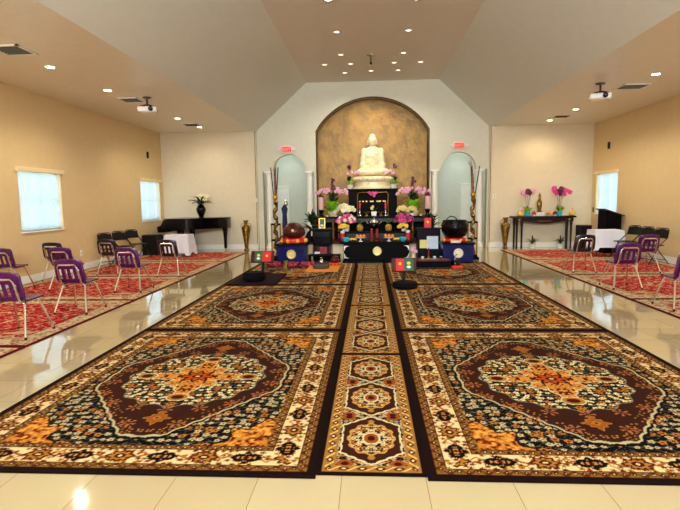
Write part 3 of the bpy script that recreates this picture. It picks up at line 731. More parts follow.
speaker(6.62, 16.25, .36, .34, .74, 'black speaker cabinet on the floor beside the console table')
t = thing('lectern', 'black wooden lectern with a slanted top by the right window', 'lectern', (6.84, 15.05, GZ))
MB().prism([(-.23, .06), (.23, .06), (.22, 1.06), (-.22, 1.21)], -.24, .24, 'y').build('body', 'black_wood', t, bevel=.01)
MB().prism([(-.27, 1.23), (.28, 1.04), (.28, 1.07), (-.27, 1.26)], -.3, .3, 'y').build('slanted_top', 'dark_wood', t, bevel=.006)
MB().box(-.26, .26, -.27, .27, 0, .07).build('base', 'black_wood', t, bevel=.01)
# ------------------------------------------------------------------ grand piano (keyboard end to the left)
t = thing('grand_piano', 'black grand piano with its lid closed against the back wall', 'piano', (-5.62, 16.22, .0155))
def pout(g=0): 
    p = [(-.75-g, -.72-g), (-.1, -.72-g)]
    for k in range(9):
        s = k/8; p.append((-.1+s*.95, -.72-g+.78*(s*s*(3-2*s))))
    p += [(.98+g, .12), (1.02+g, .4), (.95, .62+g), (.8, .68+g), (-.75-g, .68+g)]
    return p
MB().prism(pout(), .74, 1.06).build('case', 'black_lacquer', t, bevel=.008)
MB().prism(pout(.02), 1.065, 1.09).build('lid', 'black_lacquer', t, bevel=.005)
MB().box(-1.0, -.75, -.7, .66, .66, .76).build('keybed', 'black_lacquer', t, bevel=.008)
mb = MB(); mb.box(-.98, -.76, -.62, .58, .76, .775); mb.build('white_keys', 'ivory', t, smooth=False)
mb = MB()
for k in range(52):
    if k % 7 not in (2, 6): mb.box(-.9, -.77, -.62+(k+.85)*1.2/52, -.62+(k+1.15)*1.2/52, .775, .785)
mb.build('black_keys', 'black_plastic', t, smooth=False)
MB().prism([(-.8, .79), (-.75, .79), (-.75, 1.05), (-.78, 1.05)], -.62, .58, 'y').build('fallboard', 'black_lacquer', t)
for y_ in (-.72, .58): MB().prism([(-1.0, .76), (-.75, .76), (-.75, 1.06), (-.8, 1.04), (-.88, .88), (-1.0, .84)], y_, y_+.1, 'y').build('cheek', 'black_lacquer', t, bevel=.006)
for (x, y_) in ((.02, -.45), (-.68, .5), (.82, .42)):
    l = MB().lathe([(.045, .05), (.05, .1), (.055, .4), (.085, .66), (.09, .74)], 8, c=(x, y_, 0)).build('leg', 'black_lacquer', t)
    MB().lathe([(.02, 0), (.035, .015), (.03, .05)], 10, c=(x, y_, 0)).build('caster', 'gold', l)
MB().box(-.62, -.54, -.06, .06, .06, .74).build('pedal_lyre', 'black_lacquer', t, bevel=.01)
# bench
t = thing('piano_bench', 'black bench at the keyboard end of the piano', 'bench', (-6.82, 16.4, .0155))
MB().box(-.13, .13, -.38, .38, .42, .5).build('seat', 'black_wood', t, bevel=.015)
for sx in (-1, 1):
    for sy in (-1, 1): MB().box(sx*.1-.02, sx*.1+.02, sy*.34-.02, sy*.34+.02, 0, .42).build('leg', 'black_wood', t)
def leaves(mb, c, n, L, w, up=.5, sp=1, droop=.05):
    for k in range(n):
        a = 2*PI*k/n+rnd.uniform(-.3, .3); el = rnd.uniform(up-.3, up+.4); l = L*rnd.uniform(.75, 1.15)
        b = Vector(c)+Vector((rnd.uniform(-.02,.02)*sp, rnd.uniform(-.02,.02)*sp, 0))
        mb.leaf(b, b+Vector((math.cos(a)*math.cos(el), math.sin(a)*math.cos(el), math.sin(el)))*l, w, droop)
    return mb
# lily vase on the piano
t = thing('lily_vase', 'dark vase of cream lilies with long green leaves on the piano', 'flower vase', (-5.4, 16.1, 1.107))
MB().lathe([(.075, 0), (.08, .02), (.07, .04), (.14, .2), (.155, .27), (.12, .35), (.085, .38), (.11, .41), (.09, .4), (.06, .37)], 20).build('vase', 'black_lacquer', t)
mb = leaves(MB(), (0, 0, .38), 26, .42, .09, .4, 1, .1); mb.build('leaves', 'leaf_dark', t)
mb = MB(); heads = []
for k in range(16):
    a = rnd.uniform(0, 2*PI); r = rnd.uniform(.05, .28); p = Vector((math.cos(a)*r*1.15, math.sin(a)*r*.6, .4+rnd.uniform(.18, .33)-r*.2)); heads.append(p); mb.tube([(0, 0, .38), (p.x*.5, p.y*.5, .5), p], .005, 5)
mb.build('stems', 'stem', t)
for p in heads: MB().flower(p, .09, 6, (rnd.uniform(-.6,.6), -1, .5), .3).flower(p+Vector((0,0,.02)), .05, 6, None, .3).build('lily_bloom', 'petal_white', t)
# floor vases
def floor_vase(x, y, label, s=1.0):
    t = thing('floor_vase', label, 'vase', (x, y, 0), 0, 'tall golden floor vases')
    pr = [(.085,0),(.09,.03),(.055,.07),(.06,.12),(.085,.35),(.12,.6),(.145,.74),(.14,.82),(.09,.88),(.055,.92),(.06,.99),(.095,1.06),(.085,1.06),(.045,.99),(.04,.92)]
    MB().lathe([(r*s, z*s*.93) for r, z in pr], 24).build('body', 'old_gold', t)
    for q in (-1, 1): MB().tube([(q*.13*s, 0, .74*s), (q*.175*s, 0, .8*s), (q*.15*s, 0, .88*s), (q*.06*s, 0, .9*s)], .012, 6).build('handle', 'gold', t)
floor_vase(-4.1, 16.65, 'tall gold floor vase left of the left arch'); floor_vase(4.33, 16.65, 'tall gold floor vase right of the right arch')
# console table with orchids
t = thing('console_table', 'dark carved console table holding orchids against the right back wall', 'table', (5.5, 16.72, 0))
MB().prism([(-.98, -.24), (-.9, -.26), (.9, -.26), (.98, -.24), (.98, .22), (-.98, .22)], .97, 1.02).build('tabletop', 'dark_wood', t, bevel=.008)
MB().prism([(-.9, .97), (-.9, .86), (-.55, .84), (-.25, .8), (0, .78), (.25, .8), (.55, .84), (.9, .86), (.9, .97)], -.22, -.19, 'y').build('apron', 'dark_wood', t, bevel=.005)
mb = MB()
for k in range(9): mb.ball((-.2+.05*k, -.225, .87-.012*math.cos((k-4)*.4)), .03, 8, 1, .4, .7)
mb.build('carved_ornament', 'brown_gold', t)
for sx in (-1, 1):
    for dx, yy in ((.84, -.19), (.69, -.19), (.84, .14)): 
        l = MB().lathe([(.03, 0), (.035, .04), (.028, .08), (.035, .7), (.045, .78), (.05, .97)], 8, c=(sx*dx, yy, 0)).build('leg', 'dark_wood', t)
    MB().ball((sx*.77, -.222, .91), .035, 10, 1, .3, 1).build('rosette', 'gold', t)
def orchid(x, y, z, label, group, h=.6, spread=.25, n=2, petal='petal_magenta', pot='cyan_glass', low='leaf_lime', size=.05, lean=None, name='potted_orchid', dark='petal_purple', pr=.09, blooms=6):
    t = thing(name, label, 'orchid', (x, y, z), 0, group)
    MB().lathe([(pr*.7, 0), (pr, .12), (pr*1.05, .14), (pr*.85, .135)], 16).build('pot', pot, t)
    leaves(MB(), (0, 0, .12), 14, h*.34, .08, .5, 1, .05).build('leaves', low, t)
    leaves(MB(), (0, 0, .12), 6, h*.34, .05, .9, 1, .02).build('upright_leaves', 'leaf_mid', t)
    for k in range(n):
        a = ((k+.5)/n*2-1)+(lean or 0); tipx = a*spread; 
        pts = [Vector((a*.03, 0, .12)), Vector((tipx*.35, rnd.uniform(-.03,.03), .12+h*.5)), Vector((tipx*.7, 0, .12+h*.85)), Vector((tipx*1.05, -.04, .12+h)), Vector((tipx*1.5, -.07, .12+h*.93))]
        s = MB().tube(pts, .006, 5).build('stem', 'twig', t)
        fm = MB()
        for q in range(blooms):
            u = q/(blooms-1); i = 2+u*1.99; i0 = min(3, int(i)); p = pts[i0].lerp(pts[i0+1], i-i0)+Vector((rnd.uniform(-.05,.05), rnd.uniform(-.05,.0), rnd.uniform(-.05,.05)))
            fm.flower(p, size, 5, None, .5).flower(p+Vector((0,-.008,0)), size*.4, 4)
        fm.build('blossoms', petal if (k % 2 == 0 or not dark) else dark, s)
    return t
orchid(5.02, 16.68, 1.02, 'potted orchid with dark pink blossoms on the left of the console table', 'console orchids', .68, .2, 3, 'petal_pink', 'cyan_glass', size=.085, blooms=5, name='potted_orchid')
orchid(6.02, 16.68, 1.02, 'potted orchid with magenta blossoms on the right of the console table', 'console orchids', .72, .22, 3, 'petal_magenta', 'cyan_glass', size=.085, blooms=5, name='potted_orchid')
def small_plant(x, y, label):
    t = thing('potted_plant', label, 'plant', (x, y, 0), 0, 'small plants under the console table')
    MB().lathe([(.08, 0), (.1, .12), (.11, .14), (.09, .135)], 16).build('pot', 'ceramic_white', t)
    leaves(MB(), (0, 0, .13), 14, .26, .05, .35, 1, .07).build('leaves', 'leaf_dark', t)
    MB().lathe([(.0, .14), (.03, .2), (.025, .36), (0, .42)], 8).build('bloom', 'maroon', t)
small_plant(5.18, 16.62, 'small dark-leaved plant in a white pot on the floor under the console, left one'); small_plant(6.05, 16.6, 'small dark-leaved plant in a white pot on the floor under the console, right one')
t = thing('gold_figurine', 'small golden standing figurine in the middle of the console table', 'figurine', (5.4, 16.7, 1.02))
MB().box(-.13, .13, -.1, .1, 0, .12).build('white_box', 'ceramic_white', t, bevel=.01)
MB().lathe([(.09, .12), (.08, .16), (.05, .18), (.075, .3), (.085, .4), (.06, .5), (.03, .54), (.045, .58), (.05, .63), (.035, .67), (.015, .72), (0, .76)], 14, sy=.7).build('figure', 'old_gold', t)
for x_, nm, lb, mm, cat in ((4.78, 'peach_offering', 'yellow and pink peach shaped offering at the left end of the console', 'yellow', 'offering'), (6.4, 'peach_offering', 'yellow and pink peach shaped offering at the right end of the console', 'yellow', 'offering')):
    t = thing(nm, lb, cat, (x_, 16.62, 1.02), 0, 'console end offerings')
    MB().lathe([(.03, 0), (.08, .03), (.085, .09), (.05, .16), (.02, .2), (0, .21)], 14).build('fruit', 'yellow', t)
    MB().lathe([(.03, .15), (.04, .19), (.02, .25), (0, .27)], 10).build('pink_tip', 'petal_pink', t)
for i, (x_, mm, lb) in enumerate(((5.2, 'bright_red', 'red flower bowl left of the white box on the console'), (5.66, 'orange', 'orange fruit bowl right of the golden figurine'), (5.85, 'deep_red', 'dark red flower bowl left of the right orchid'))):
    t = thing('offering_bowl', lb, 'bowl', (x_, 16.58, 1.02), 0, 'bowls on the console table')
    MB().lathe([(.04, 0), (.03, .02), (.08, .06), (.075, .06)], 14).build('bowl', 'ceramic_white', t)
    mb = MB()
    for k in range(7): a = k*2*PI/6; mb.ball((math.cos(a)*.045 if k < 6 else 0, math.sin(a)*.045 if k < 6 else 0, .09 if k < 6 else .13), .035, 8)
    mb.build('fruit', mm, t)
# ------------------------------------------------------------------ altar platform, tables, cabinet, statue
t = thing('altar_platform', 'cream fronted platform with a dark red top carrying the altar', 'platform', (.09, 15.6, 0))
MB().box(-1.83, 1.83, -1.85, 1.58, 0, .42).build('base', 'cream_paint', t, bevel=.01)
MB().box(-1.85, 1.85, -1.88, 1.58, .42, .46).build('top', 'red_wood', t, bevel=.008)
DZ = .46
ax = .155
t = thing('altar_table', 'black front altar table with upturned ends and a gold medallion', 'table', (ax, 13.25, 0))
MB().prism([(-.95, .56), (-.9, .51), (-.84, .5), (.84, .5), (.9, .51), (.95, .56), (.99, .62), (.93, .57), (.86, .54), (-.86, .54), (-.93, .57), (-.99, .62)][::-1], -.27, .27, 'y').build('tabletop', 'black_wood', t)
MB().box(-.84, .84, -.25, .25, .06, .5).build('body', 'black_wood', t, bevel=.01)
MB().box(-.87, .87, -.27, .27, 0, .06).build('plinth', 'black_wood', t, bevel=.01)
MB().lathe([(0, 0), (.1, 0), (.115, .012), (.1, .025), (.06, .02), (0, .03)], 24, M=Matrix.Translation((.02, -.25, .3)) @ Matrix.Rotation(PI/2, 4, 'X')).build('medallion', 'pale_gold', t)
for sx in (-1, 1):
    for z0, fz in ((.12, 1), (.44, -1)):
        pts = [(sx*(.83), z0), (sx*.68, z0)] + [(sx*(.68+.13*math.sin(a)), z0+fz*.11*(1-math.cos(a))) for a in (.4, .8, 1.2, 1.57)] + [(sx*.83, z0+fz*.13)]
        MB().prism(pts, -.262, -.25, 'y').build('corner_inlay', 'silver', t)
def put_on(px, Y): return at(px, 230, Y).x
TZ = .541
# cyan bowls, cake stands of oranges
def bowl(px, Y, z, m_, label, group, r=.06, name='glass_bowl'):
    t = thing(name, label, 'bowl', (put_on(px, Y), Y, z), 0, group)
    MB().lathe([(.6*r, 0), (.65*r, .1*r), (r, r*.7), (r*1.05, r*1.1), (r*.92, r*1.1), (r*.85, r*.7), (0, r*.3)], 16).build('bowl', m_, t)
    MB().lathe([(0, r*.95), (r*.9, r*.95), (r*.9, r*.93), (0, r*.93)], 16).build('water', 'cyan_glass', t); return t
bowl(346, 13.09, TZ, 'cyan_glass', 'turquoise bowl at the left end of the front altar table', 'turquoise bowls', .095)
bowl(403, 13.09, TZ, 'cyan_glass', 'turquoise bowl at the right end of the front altar table', 'turquoise bowls', .095)
for px, sd in ((360.5, 'left'), (389, 'right')):
    t = thing('cake_stand', 'white pedestal cake stand on the %s of the front altar table' % sd, 'stand', (put_on(px, 13.1), 13.1, TZ), 0, 'white cake stands')
    MB().lathe([(.055, 0), (.05, .015), (.018, .03), (.018, .07), (.05, .085), (.135, .093), (.145, .11), (0, .105)], 20).build('stand', 'ceramic_white', t)
    for q in range(6):
        xx = put_on(px, 13.1)+(-.085+.085*(q % 3) if q < 5 else 0); yy = 13.06+.08*(q//3); zz = TZ+.106+.037
        if q == 5: xx, yy, zz = put_on(px, 13.1)+.05, 13.14, zz
        o = MB().ball((0, 0, 0), .039, 12, 1, 1, .94).build('orange', 'orange'); o.location = (xx+(.0 if q != 5 else .035), yy, zz)
        tag(o, 'orange fruit on the %s white cake stand, %s' % (sd, ['front left', 'front middle', 'front right', 'back left', 'back middle', 'back right'][q]), 'orange', 'oranges on the cake stands')
t = thing('incense_burner', 'dark red incense stand in the middle of the front altar table', 'incense stand', (ax, 13.12, TZ))
MB().lathe([(.11, 0), (.12, .02), (.1, .05), (.12, .08), (.1, .075)], 20).build('bowl', 'maroon', t)
MB().box(-.16, .16, -.06, .06, 0, .012).build('tray', 'red_wood', t, bevel=.004)
for i, px in enumerate((371.8, 377)):
    x = put_on(px, 13.3); t = thing('red_candle', 'thick red candle %s of the pair behind the incense stand' % ('left' if i == 0 else 'right'), 'candle', (x, 13.3, TZ), 0, 'pair of thick red candles')
    MB().lathe([(.04, 0), (.045, .02), (.04, .03)], 12).build('base', 'gold', t)
    MB().lathe([(.036, .03), (.036, .3), (.025, .31), (0, .308)], 14).build('wax', 'deep_red', t)
    MB().tube([(0, 0, .3), (0, 0, .33)], .003, 5).build('wick', 'vein_black', t)
for px, sd in ((342.5, 'left'), (408, 'right')):
    t = thing('jar_candle', 'red jar candle with a white rim at the %s end of the front altar table' % sd, 'candle', (put_on(px, 13.36), 13.36, TZ+.002), 0, 'red jar candles')
    MB().lathe([(.05, 0), (.055, .02), (.055, .2), (0, .2)], 16).build('jar', 'bright_red', t); MB().lathe([(.055, .2), (.058, .21), (.055, .26), (.045, .26), (.045, .21)], 16).build('rim', 'ceramic_white', t)
def bananas(px, Y, z, label):
    t = thing('banana_bunch', label, 'bananas', (put_on(px, Y), Y, z), 0, 'banana bunches')
    for k in range(4):
        a = -.7+.45*k; pts = [Vector((0, .03, .05))+Vector((math.sin(a)*u*.16, -u*.1, .03*math.sin(PI*u)-.03*u)) for u in (0, .25, .5, .75, 1)]
        MB().tube(pts, [.008, .018, .02, .017, .006], 7).build('banana', 'yellow', t)
bananas(353, 13.22, TZ, 'yellow bananas on the left of the front altar table'); bananas(397, 13.22, TZ, 'yellow bananas on the right of the front altar table')
t = thing('offering_step', 'dark middle step of the altar holding the pineapples', 'step', (put_on(375, 14.1), 14.1, DZ))
MB().box(-1.02, 1.02, -.24, .24, .24, .28).build('tabletop', 'black_wood', t, bevel=.006); MB().box(-.98, .98, -.2, .2, 0, .24).build('body', 'dark_wood', t, bevel=.006)
MZ = DZ+.281
for px, sd in ((360, 'left'), (388.5, 'right')):
    t = thing('pineapple', 'pineapple with a green crown on the %s of the altar step' % sd, 'pineapple', (put_on(px, 13.98), 13.98, MZ), 0, 'pineapples')
    MB().lathe([(.04, 0), (.075, .02), (.095, .08), (.088, .15), (.055, .195), (0, .2)], 16).build('fruit', 'pineapple_skin', t)
    leaves(leaves(MB(), (0, 0, .19), 12, .14, .04, 1.0, 1, .01), (0, 0, .2), 8, .17, .035, 1.3, 1, 0).build('crown', 'leaf_mid', t)
def bouquet(px, Y, z, label, group, petal, w=.3, h=.35, n=22, leafm='leaf_mid', size=.05, potm='ceramic_white', mix=None, r=.07, name='flower_bouquet', h0=.15):
    t = thing(name, label, 'flowers', (put_on(px, Y), Y, z), 0, group)
    MB().lathe([(r*.7, 0), (r, h0*.5), (r*.7, h0*.9), (r*.85, h0)], 14).build('vase', potm, t)
    leaves(MB(), (0, 0, h0*.95), 14, h*.55, .05, .6, 1, .04).build('leaves', leafm, t)
    sm = MB(); mbs = {}
    for k in range(n):
        a = rnd.uniform(0, 2*PI); rr = math.sqrt(rnd.uniform(0, 1))*w/2; p = Vector((math.cos(a)*rr, math.sin(a)*rr*.6, h0+h*(1-.55*(rr/(w/2))**2)*rnd.uniform(.65, 1)))
        sm.tube([(0, 0, h0*.9), p*.6+Vector((0, 0, .05)), p], .003, 4)
        mm = petal if not mix or rnd.random() < .6 else mix; mbs.setdefault(mm, MB()).flower(p, size, 6, None, .55).flower(p+Vector((0, -.01, .005)), size*.6, 5)
    sm.build('stems', 'stem', t)
    for mm, b in mbs.items(): b.build('blooms', mm, t)
    return t
bouquet(344, 14.0, MZ, 'yellow flowers in a small vase at the left end of the altar step', 'yellow bouquets', 'yellow', .26, .14, 30, size=.05, r=.05, h0=.07)
bouquet(403, 14.0, MZ, 'yellow flowers in a small vase at the right end of the altar step', 'yellow bouquets', 'yellow', .26, .14, 30, size=.05, r=.05, h0=.07)
bouquet(347, 14.18, MZ, 'magenta orchids behind the left yellow flowers', 'magenta bouquets', 'petal_magenta', .56, .32, 44, 'leaf_dark', .06, mix='petal_white')
bouquet(404, 14.18, MZ, 'magenta and pink orchids behind the right yellow flowers', 'magenta bouquets', 'petal_magenta', .56, .34, 44, 'leaf_dark', .06, mix='petal_purple')
t = thing('tripod_censer', 'black and silver lidded censer in the middle of the altar step', 'censer', (put_on(374, 14.1), 14.1, MZ))
MB().lathe([(.05, .07), (.12, .1), (.14, .17), (.12, .23), (.13, .24), (.1, .24)], 20).build('bowl', 'black_lacquer', t)
MB().lathe([(.12, .245), (.1, .29), (.05, .33), (.02, .34), (.03, .37), (0, .39)], 18).build('lid', 'silver', t)
for a in (0, 2.09, 4.19): MB().tube([(math.cos(a)*.08, math.sin(a)*.08, .11), (math.cos(a)*.12, math.sin(a)*.12, .04), (math.cos(a)*.13, math.sin(a)*.13, .005)], [.02, .015, .02], 7).build('leg', 'black_lacquer', t)
for s in (-1, 1): MB().tube([(s*.12, 0, .2), (s*.2, 0, .24), (s*.2, 0, .3), (s*.15, 0, .31)], .012, 6).build('handle', 'silver', t)
# long upper table
tx0, tx1 = put_on(312, 15), put_on(434, 15)
t = thing('long_altar_table', 'long dark altar table with carved gilt legs behind the flowers', 'table', ((tx0+tx1)/2, 15.05, DZ))
w2 = (tx1-tx0)/2; H3 = 1.13-DZ; 
MB().box(-w2, w2, -.25, .25, H3-.05, H3).build('tabletop', 'black_wood', t, bevel=.008)
mb = MB(); mb.box(-w2+.05, w2-.05, -.22, -.19, H3-.17, H3-.05); mb.build('apron', 'dark_wood', t, bevel=.01)
for x in (-w2+.1, -1.15, -.98, .98, 1.15, w2-.1):
    for y in (-.2, .2): MB().lathe([(.035, 0), (.045, .04), (.03, .1), (.045, .3), (.03, .45), (.05, H3-.05)], 10, c=(x, y, 0)).build('leg', 'brown_gold', t)
MB().box(-w2+.12, w2-.12, .2, .215, .0, H3-.17).build('back_panel', 'black_wood', t)
UZ = DZ+H3+.001
def tall_orchid(px, label, s):
    x = put_on(px, 15.0); t = thing('orchid_arrangement', label, 'flower arrangement', (x, 15.03, UZ), 0, 'tall orchid arrangements')
    MB().lathe([(.1, 0), (.14, .08), (.17, .15), (.14, .15)], 18).build('pot', 'cream_paint', t)
    leaves(leaves(leaves(MB(), (0, 0, .14), 26, .3, .13, .4, 3, .06), (0, 0, .22), 22, .3, .12, .8, 3, .04), (0, -.05, .3), 14, .24, .12, .6, 4, .04).build('lime_leaves', 'leaf_lime', t)
    leaves(leaves(MB(), (0, .03, .38), 18, .3, .08, .8, 3, .02), (0, .03, .55), 16, .26, .07, .6, 3, .02).build('dark_leaves', 'leaf_dark', t)
    for a, tipx, tipz, pm in ((0, -.42, .72, 'petal_pink'), (1, -.22, .76, 'petal_pink'), (2, .02*s, 1.05, 'petal_purple'), (3, .22, .76, 'petal_pink'), (4, .44, .72, 'petal_pink')):
        pts = [Vector((0, 0, .15)), Vector((tipx*.15, -.02, .5)), Vector((tipx*.45, -.04, tipz)), Vector((tipx*.8, -.08, tipz+.02)), Vector((tipx*1.05, -.1, tipz-.06))]
        if pm == 'petal_purple': pts = [Vector((0, 0, .15)), Vector((.01, 0, .5)), Vector((-.01, 0, .75)), Vector((0, 0, .9)), Vector((.02, 0, 1.08))]
        st = MB().tube(pts, .007, 5).build('stem', 'twig', t); fm = MB()
        for q in range(9):
            u = q/8; i = 2+u*1.99; i0 = min(3, int(i)); p = pts[i0].lerp(pts[i0+1], i-i0)+Vector((rnd.uniform(-.05,.05), rnd.uniform(-.08,.02), rnd.uniform(-.05,.05)))
            fm.flower(p, .054, 5).flower(p+Vector((0,-.01,0)), .025, 4)
        fm.build('blossoms', pm, st)
tall_orchid(333, 'tall pink orchid arrangement with lime leaves left of the statue cabinet', -1)
tall_orchid(413.5, 'tall pink orchid arrangement with lime leaves right of the statue cabinet', 1)
bouquet(345, 14.92, UZ, 'white orchids on the long altar table left of the cabinet', None, 'petal_white', .6, .3, 34, 'leaf_dark', .07, r=.06, h0=.06)
bouquet(402, 14.9, UZ, 'round bunch of cream roses nearest the cabinet on its right', 'cream rose bunches', 'petal_cream', .3, .22, 44, 'leaf_mid', .055, r=.07, h0=.08)
bouquet(412, 14.88, UZ, 'second bunch of cream roses, right of the first one', 'cream rose bunches', 'petal_cream', .26, .2, 36, 'leaf_mid', .055, r=.07, h0=.08)
for px, sd in ((321.5, 'left'), (427.5, 'right')):
    t = thing('pillar_lamp', 'pinkish pillar lantern with a dark red cap at the %s end of the long table' % sd, 'lantern', (put_on(px, 14.9), 14.9, UZ), 0, 'pillar lanterns')
    MB().lathe([(.09, 0), (.07, .03), (.05, .08), (.07, .14), (.09, .18), (.05, .2)], 16).build('base', 'black_lacquer', t)
    MB().lathe([(.07, .2), (.075, .22), (.075, .55), (.07, .57)], 18).build('glass', 'lantern_glass', t)
    MB().lathe([(.08, .57), (.085, .6), (.05, .64), (.03, .68), (0, .69)], 16).build('cap', 'maroon', t)
for k, px in enumerate((314.5, 327.5, 336, 421, 431.5)):
    t = thing('offering_cup', 'small white offering dish, %s on the long altar table' % ['far left', 'left, beside the left lantern', 'left, below the tall orchids', 'right, beside the right lantern', 'far right'][k], 'dish', (put_on(px, 14.85), 14.85, UZ), 0, 'white offering dishes')
    MB().lathe([(.04, 0), (.03, .02), (.06, .05), (.065, .05), (.05, .045)], 12).build('dish', 'ivory', t)
# statue cabinet
cx = (put_on(349, 15.6)+put_on(397, 15.6))/2; cw = .735; CT = 1.94
t = thing('statue_cabinet', 'black cabinet with gilt bracket frame carrying the white seated statue', 'cabinet', (cx, 15.6, DZ))
h = CT-DZ
MB().box(-cw-.03, cw+.03, -.03, 1.2, h-.06, h).build('top', 'black_wood', t, bevel=.008)
mb = MB(); mb.box(-cw, -.47, 0, .9, 0, h-.06); mb.box(.47, cw, 0, .9, 0, h-.06); mb.box(-.47, .47, .25, .9, 0, h-.06); mb.box(-.47, .47, 0, .25, 0, .3); mb.build('body', 'black_wood', t, bevel=.006)
MB().tube([(-.46, -.012, .3), (-.46, -.012, h-.16), (-.42, -.012, h-.11), (.42, -.012, h-.11), (.46, -.012, h-.16), (.46, -.012, .3)], .014, 6).build('gilt_frame', 'gold', t)
mb = MB(); z = h-.38
for x, wd in ((-.40, .05), (-.30, .06), (-.19, .06), (-.03, .12), (.18, .15), (.36, .1)):
    n = max(2, int(wd/.03))
    for q in range(n):
        xx = x-wd/2+wd*(q+.5)/n; mb.box(xx-.009, xx+.009, .235, .25, z-.018, z+.018); mb.box(xx-.015, xx+.015, .235, .25, z+.005, z+.014)
mb.build('gilt_lettering', 'gold', t, smooth=False)
mb = MB()
for q in range(5): mb.flower((.0+.05*(q-2), -.03, h-.12-.05*(q % 2)), .05, 5)
mb.flower((.04, -.03, h-.22), .05, 5); mb.build('flower_swag', 'petal_magenta', t)
for px, sd in ((360, 'left'), (385.7, 'right')):
    t = thing('candlestick', 'silver candlestick with a red candle on the %s before the cabinet' % sd, 'candlestick', (put_on(px, 15.2), 15.2, UZ), 0, 'silver candlesticks')
    MB().lathe([(.07, 0), (.06, .02), (.02, .05), (.03, .1), (.015, .14), (.025, .2), (.04, .23), (.03, .235)], 14).build('holder', 'silver', t)
    MB().lathe([(.028, .23), (.028, .38), (.02, .39), (0, .39)], 12).build('candle', 'bright_red', t)
t = thing('white_planter', 'white square pot with green shoots in front of the black cabinet', 'pot', (put_on(374, 15.15), 15.15, UZ))
MB().prism([(-.07, 0), (.07, 0), (.085, .13), (-.085, .13)], -.07, .07, 'y').build('pot', 'ceramic_white', t, bevel=.01)
mb = MB(); mb.leaf((0, 0, .12), (.16, 0, .3), .04); mb.leaf((0, 0, .12), (.08, 0, .26), .035); mb.build('shoots', 'leaf_mid', t)
mb = MB().flower((-.06, -.02, .22), .06, 6).flower((-.03, -.02, .27), .05, 6); mb.build('blossoms', 'petal_cream', t)
for px, sd in ((366.8, 'left'), (381, 'right')):
    t = thing('gold_lotus', 'small gold lotus ornament %s of the white pot' % sd, 'ornament', (put_on(px, 15.1), 15.1, UZ), 0, 'gold lotus ornaments')
    MB().lathe([(.05, 0), (.05, .02), (.02, .04), (.03, .06)], 12).build('foot', 'gold', t)
    mb = MB()
    for k in range(9): a = k*2*PI/9; mb.leaf((math.cos(a)*.02, math.sin(a)*.02, .05), (math.cos(a)*.1, math.sin(a)*.1, .14), .05)
    mb.build('petals', 'gold', t)
for px, sd in ((350.5, 'left'), (393.8, 'right')):
    s = -1 if sd == 'left' else 1
    t = thing('statue_orchid', 'pink orchid in a white pot on the cabinet, %s of the seated statue' % sd, 'orchid', (put_on(px, 15.72), 15.72, CT), 0, 'orchids flanking the statue')
    MB().lathe([(.08, 0), (.1, .11), (.105, .13), (.08, .125)], 16).build('pot', 'ceramic_white', t)
    leaves(MB(), (0, 0, .12), 14, .2, .07, .6, 1, .03).build('leaves', 'leaf_lime', t)
    leaves(MB(), (s*.03, 0, .25), 12, .16, .05, .9, 2, .02).build('upper_leaves', 'leaf_dark', t)
    for q, (dx, dz, pm) in enumerate(((-s*.28, .5, 'petal_pink'), (s*.02, .66, 'petal_purple'))):
        pts = [Vector((0, 0, .12)), Vector((s*.06, 0, .35)), Vector((s*.04, 0, dz)), Vector((dx*.6, -.04, dz+.02)), Vector((dx, -.06, dz-.03))]
        st = MB().tube(pts, .006, 5).build('stem', 'twig', t); fm = MB()
        for k in range(6): u = k/5*1.99+2; i0 = min(3, int(u)); p = pts[i0].lerp(pts[i0+1], u-i0); fm.flower(p+Vector((rnd.uniform(-.03,.03), -.02, rnd.uniform(-.04,.04))), .055, 5)
        fm.build('blossoms', pm, st)
# white seated statue: body voxel-joined from rounded masses
t = thing('seated_statue', 'large white marble statue seated cross-legged in the gold niche', 'statue', (.085, 16.25, CT))
bb = MB()
def el(c, r, M=None): bb.ball((0, 0, 0), 1, 20, 1, 1, 1, (Matrix.Translation(c) @ (M or Matrix.Identity(4)) @ Matrix.Diagonal((*r, 1))))
B0 = .40
el((0, -.02, B0+.13), (.50, .34, .15)); el((-.33, -.1, B0+.12), (.21, .25, .13)); el((.33, -.1, B0+.12), (.21, .25, .13))
el((-.12, -.24, B0+.11), (.30, .13, .09), Matrix.Rotation(.12, 4, 'Y')); el((.12, -.24, B0+.13), (.30, .12, .09), Matrix.Rotation(-.12, 4, 'Y'))
el((0, .05, B0+.40), (.30, .2, .36)); el((0, .04, B0+.66), (.32, .19, .24)); el((0, .04, B0+.79), (.24, .15, .14))
for s in (-1, 1):
    el((s*.245, .03, B0+.76), (.12, .13, .13)); el((s*.28, .0, B0+.54), (.105, .14, .28), Matrix.Rotation(-s*.1, 4, 'Y')); el((s*.29, -.04, B0+.32), (.13, .18, .15))
    el((s*.2, -.2, B0+.25), (.17, .09, .075), Matrix.Rotation(s*.3, 4, 'Y')); el((s*.06, -.27, B0+.215), (.09, .06, .035))
el((0, .02, B0+.93), (.09, .085, .1)); el((0, .0, B0+1.09), (.142, .155, .175)); el((0, -.02, B0+1.01), (.11, .12, .08)); el((0, .01, B0+1.24), (.085, .09, .08))
el((0, -.15, B0+1.08), (.02, .03, .05)); el((0, -.13, B0+1.015), (.042, .02, .012)); el((0, -.125, B0+.995), (.035, .02, .01))
for s in (-1, 1):
    el((s*.145, .01, B0+1.05), (.02, .035, .09)); el((s*.05, -.133, B0+1.105), (.035, .018, .014)); el((s*.05, -.133, B0+1.132), (.042, .018, .008))
body = bb.build('figure', 'white_marble', t, smooth=True)
md = body.modifiers.new('r', 'REMESH'); md.mode = 'VOXEL'; md.voxel_size = .012; md.use_smooth_shade = True
md = body.modifiers.new('s', 'SMOOTH'); md.iterations = 2; md.factor = .5
mb = MB()   # draped robe folds across chest and knees
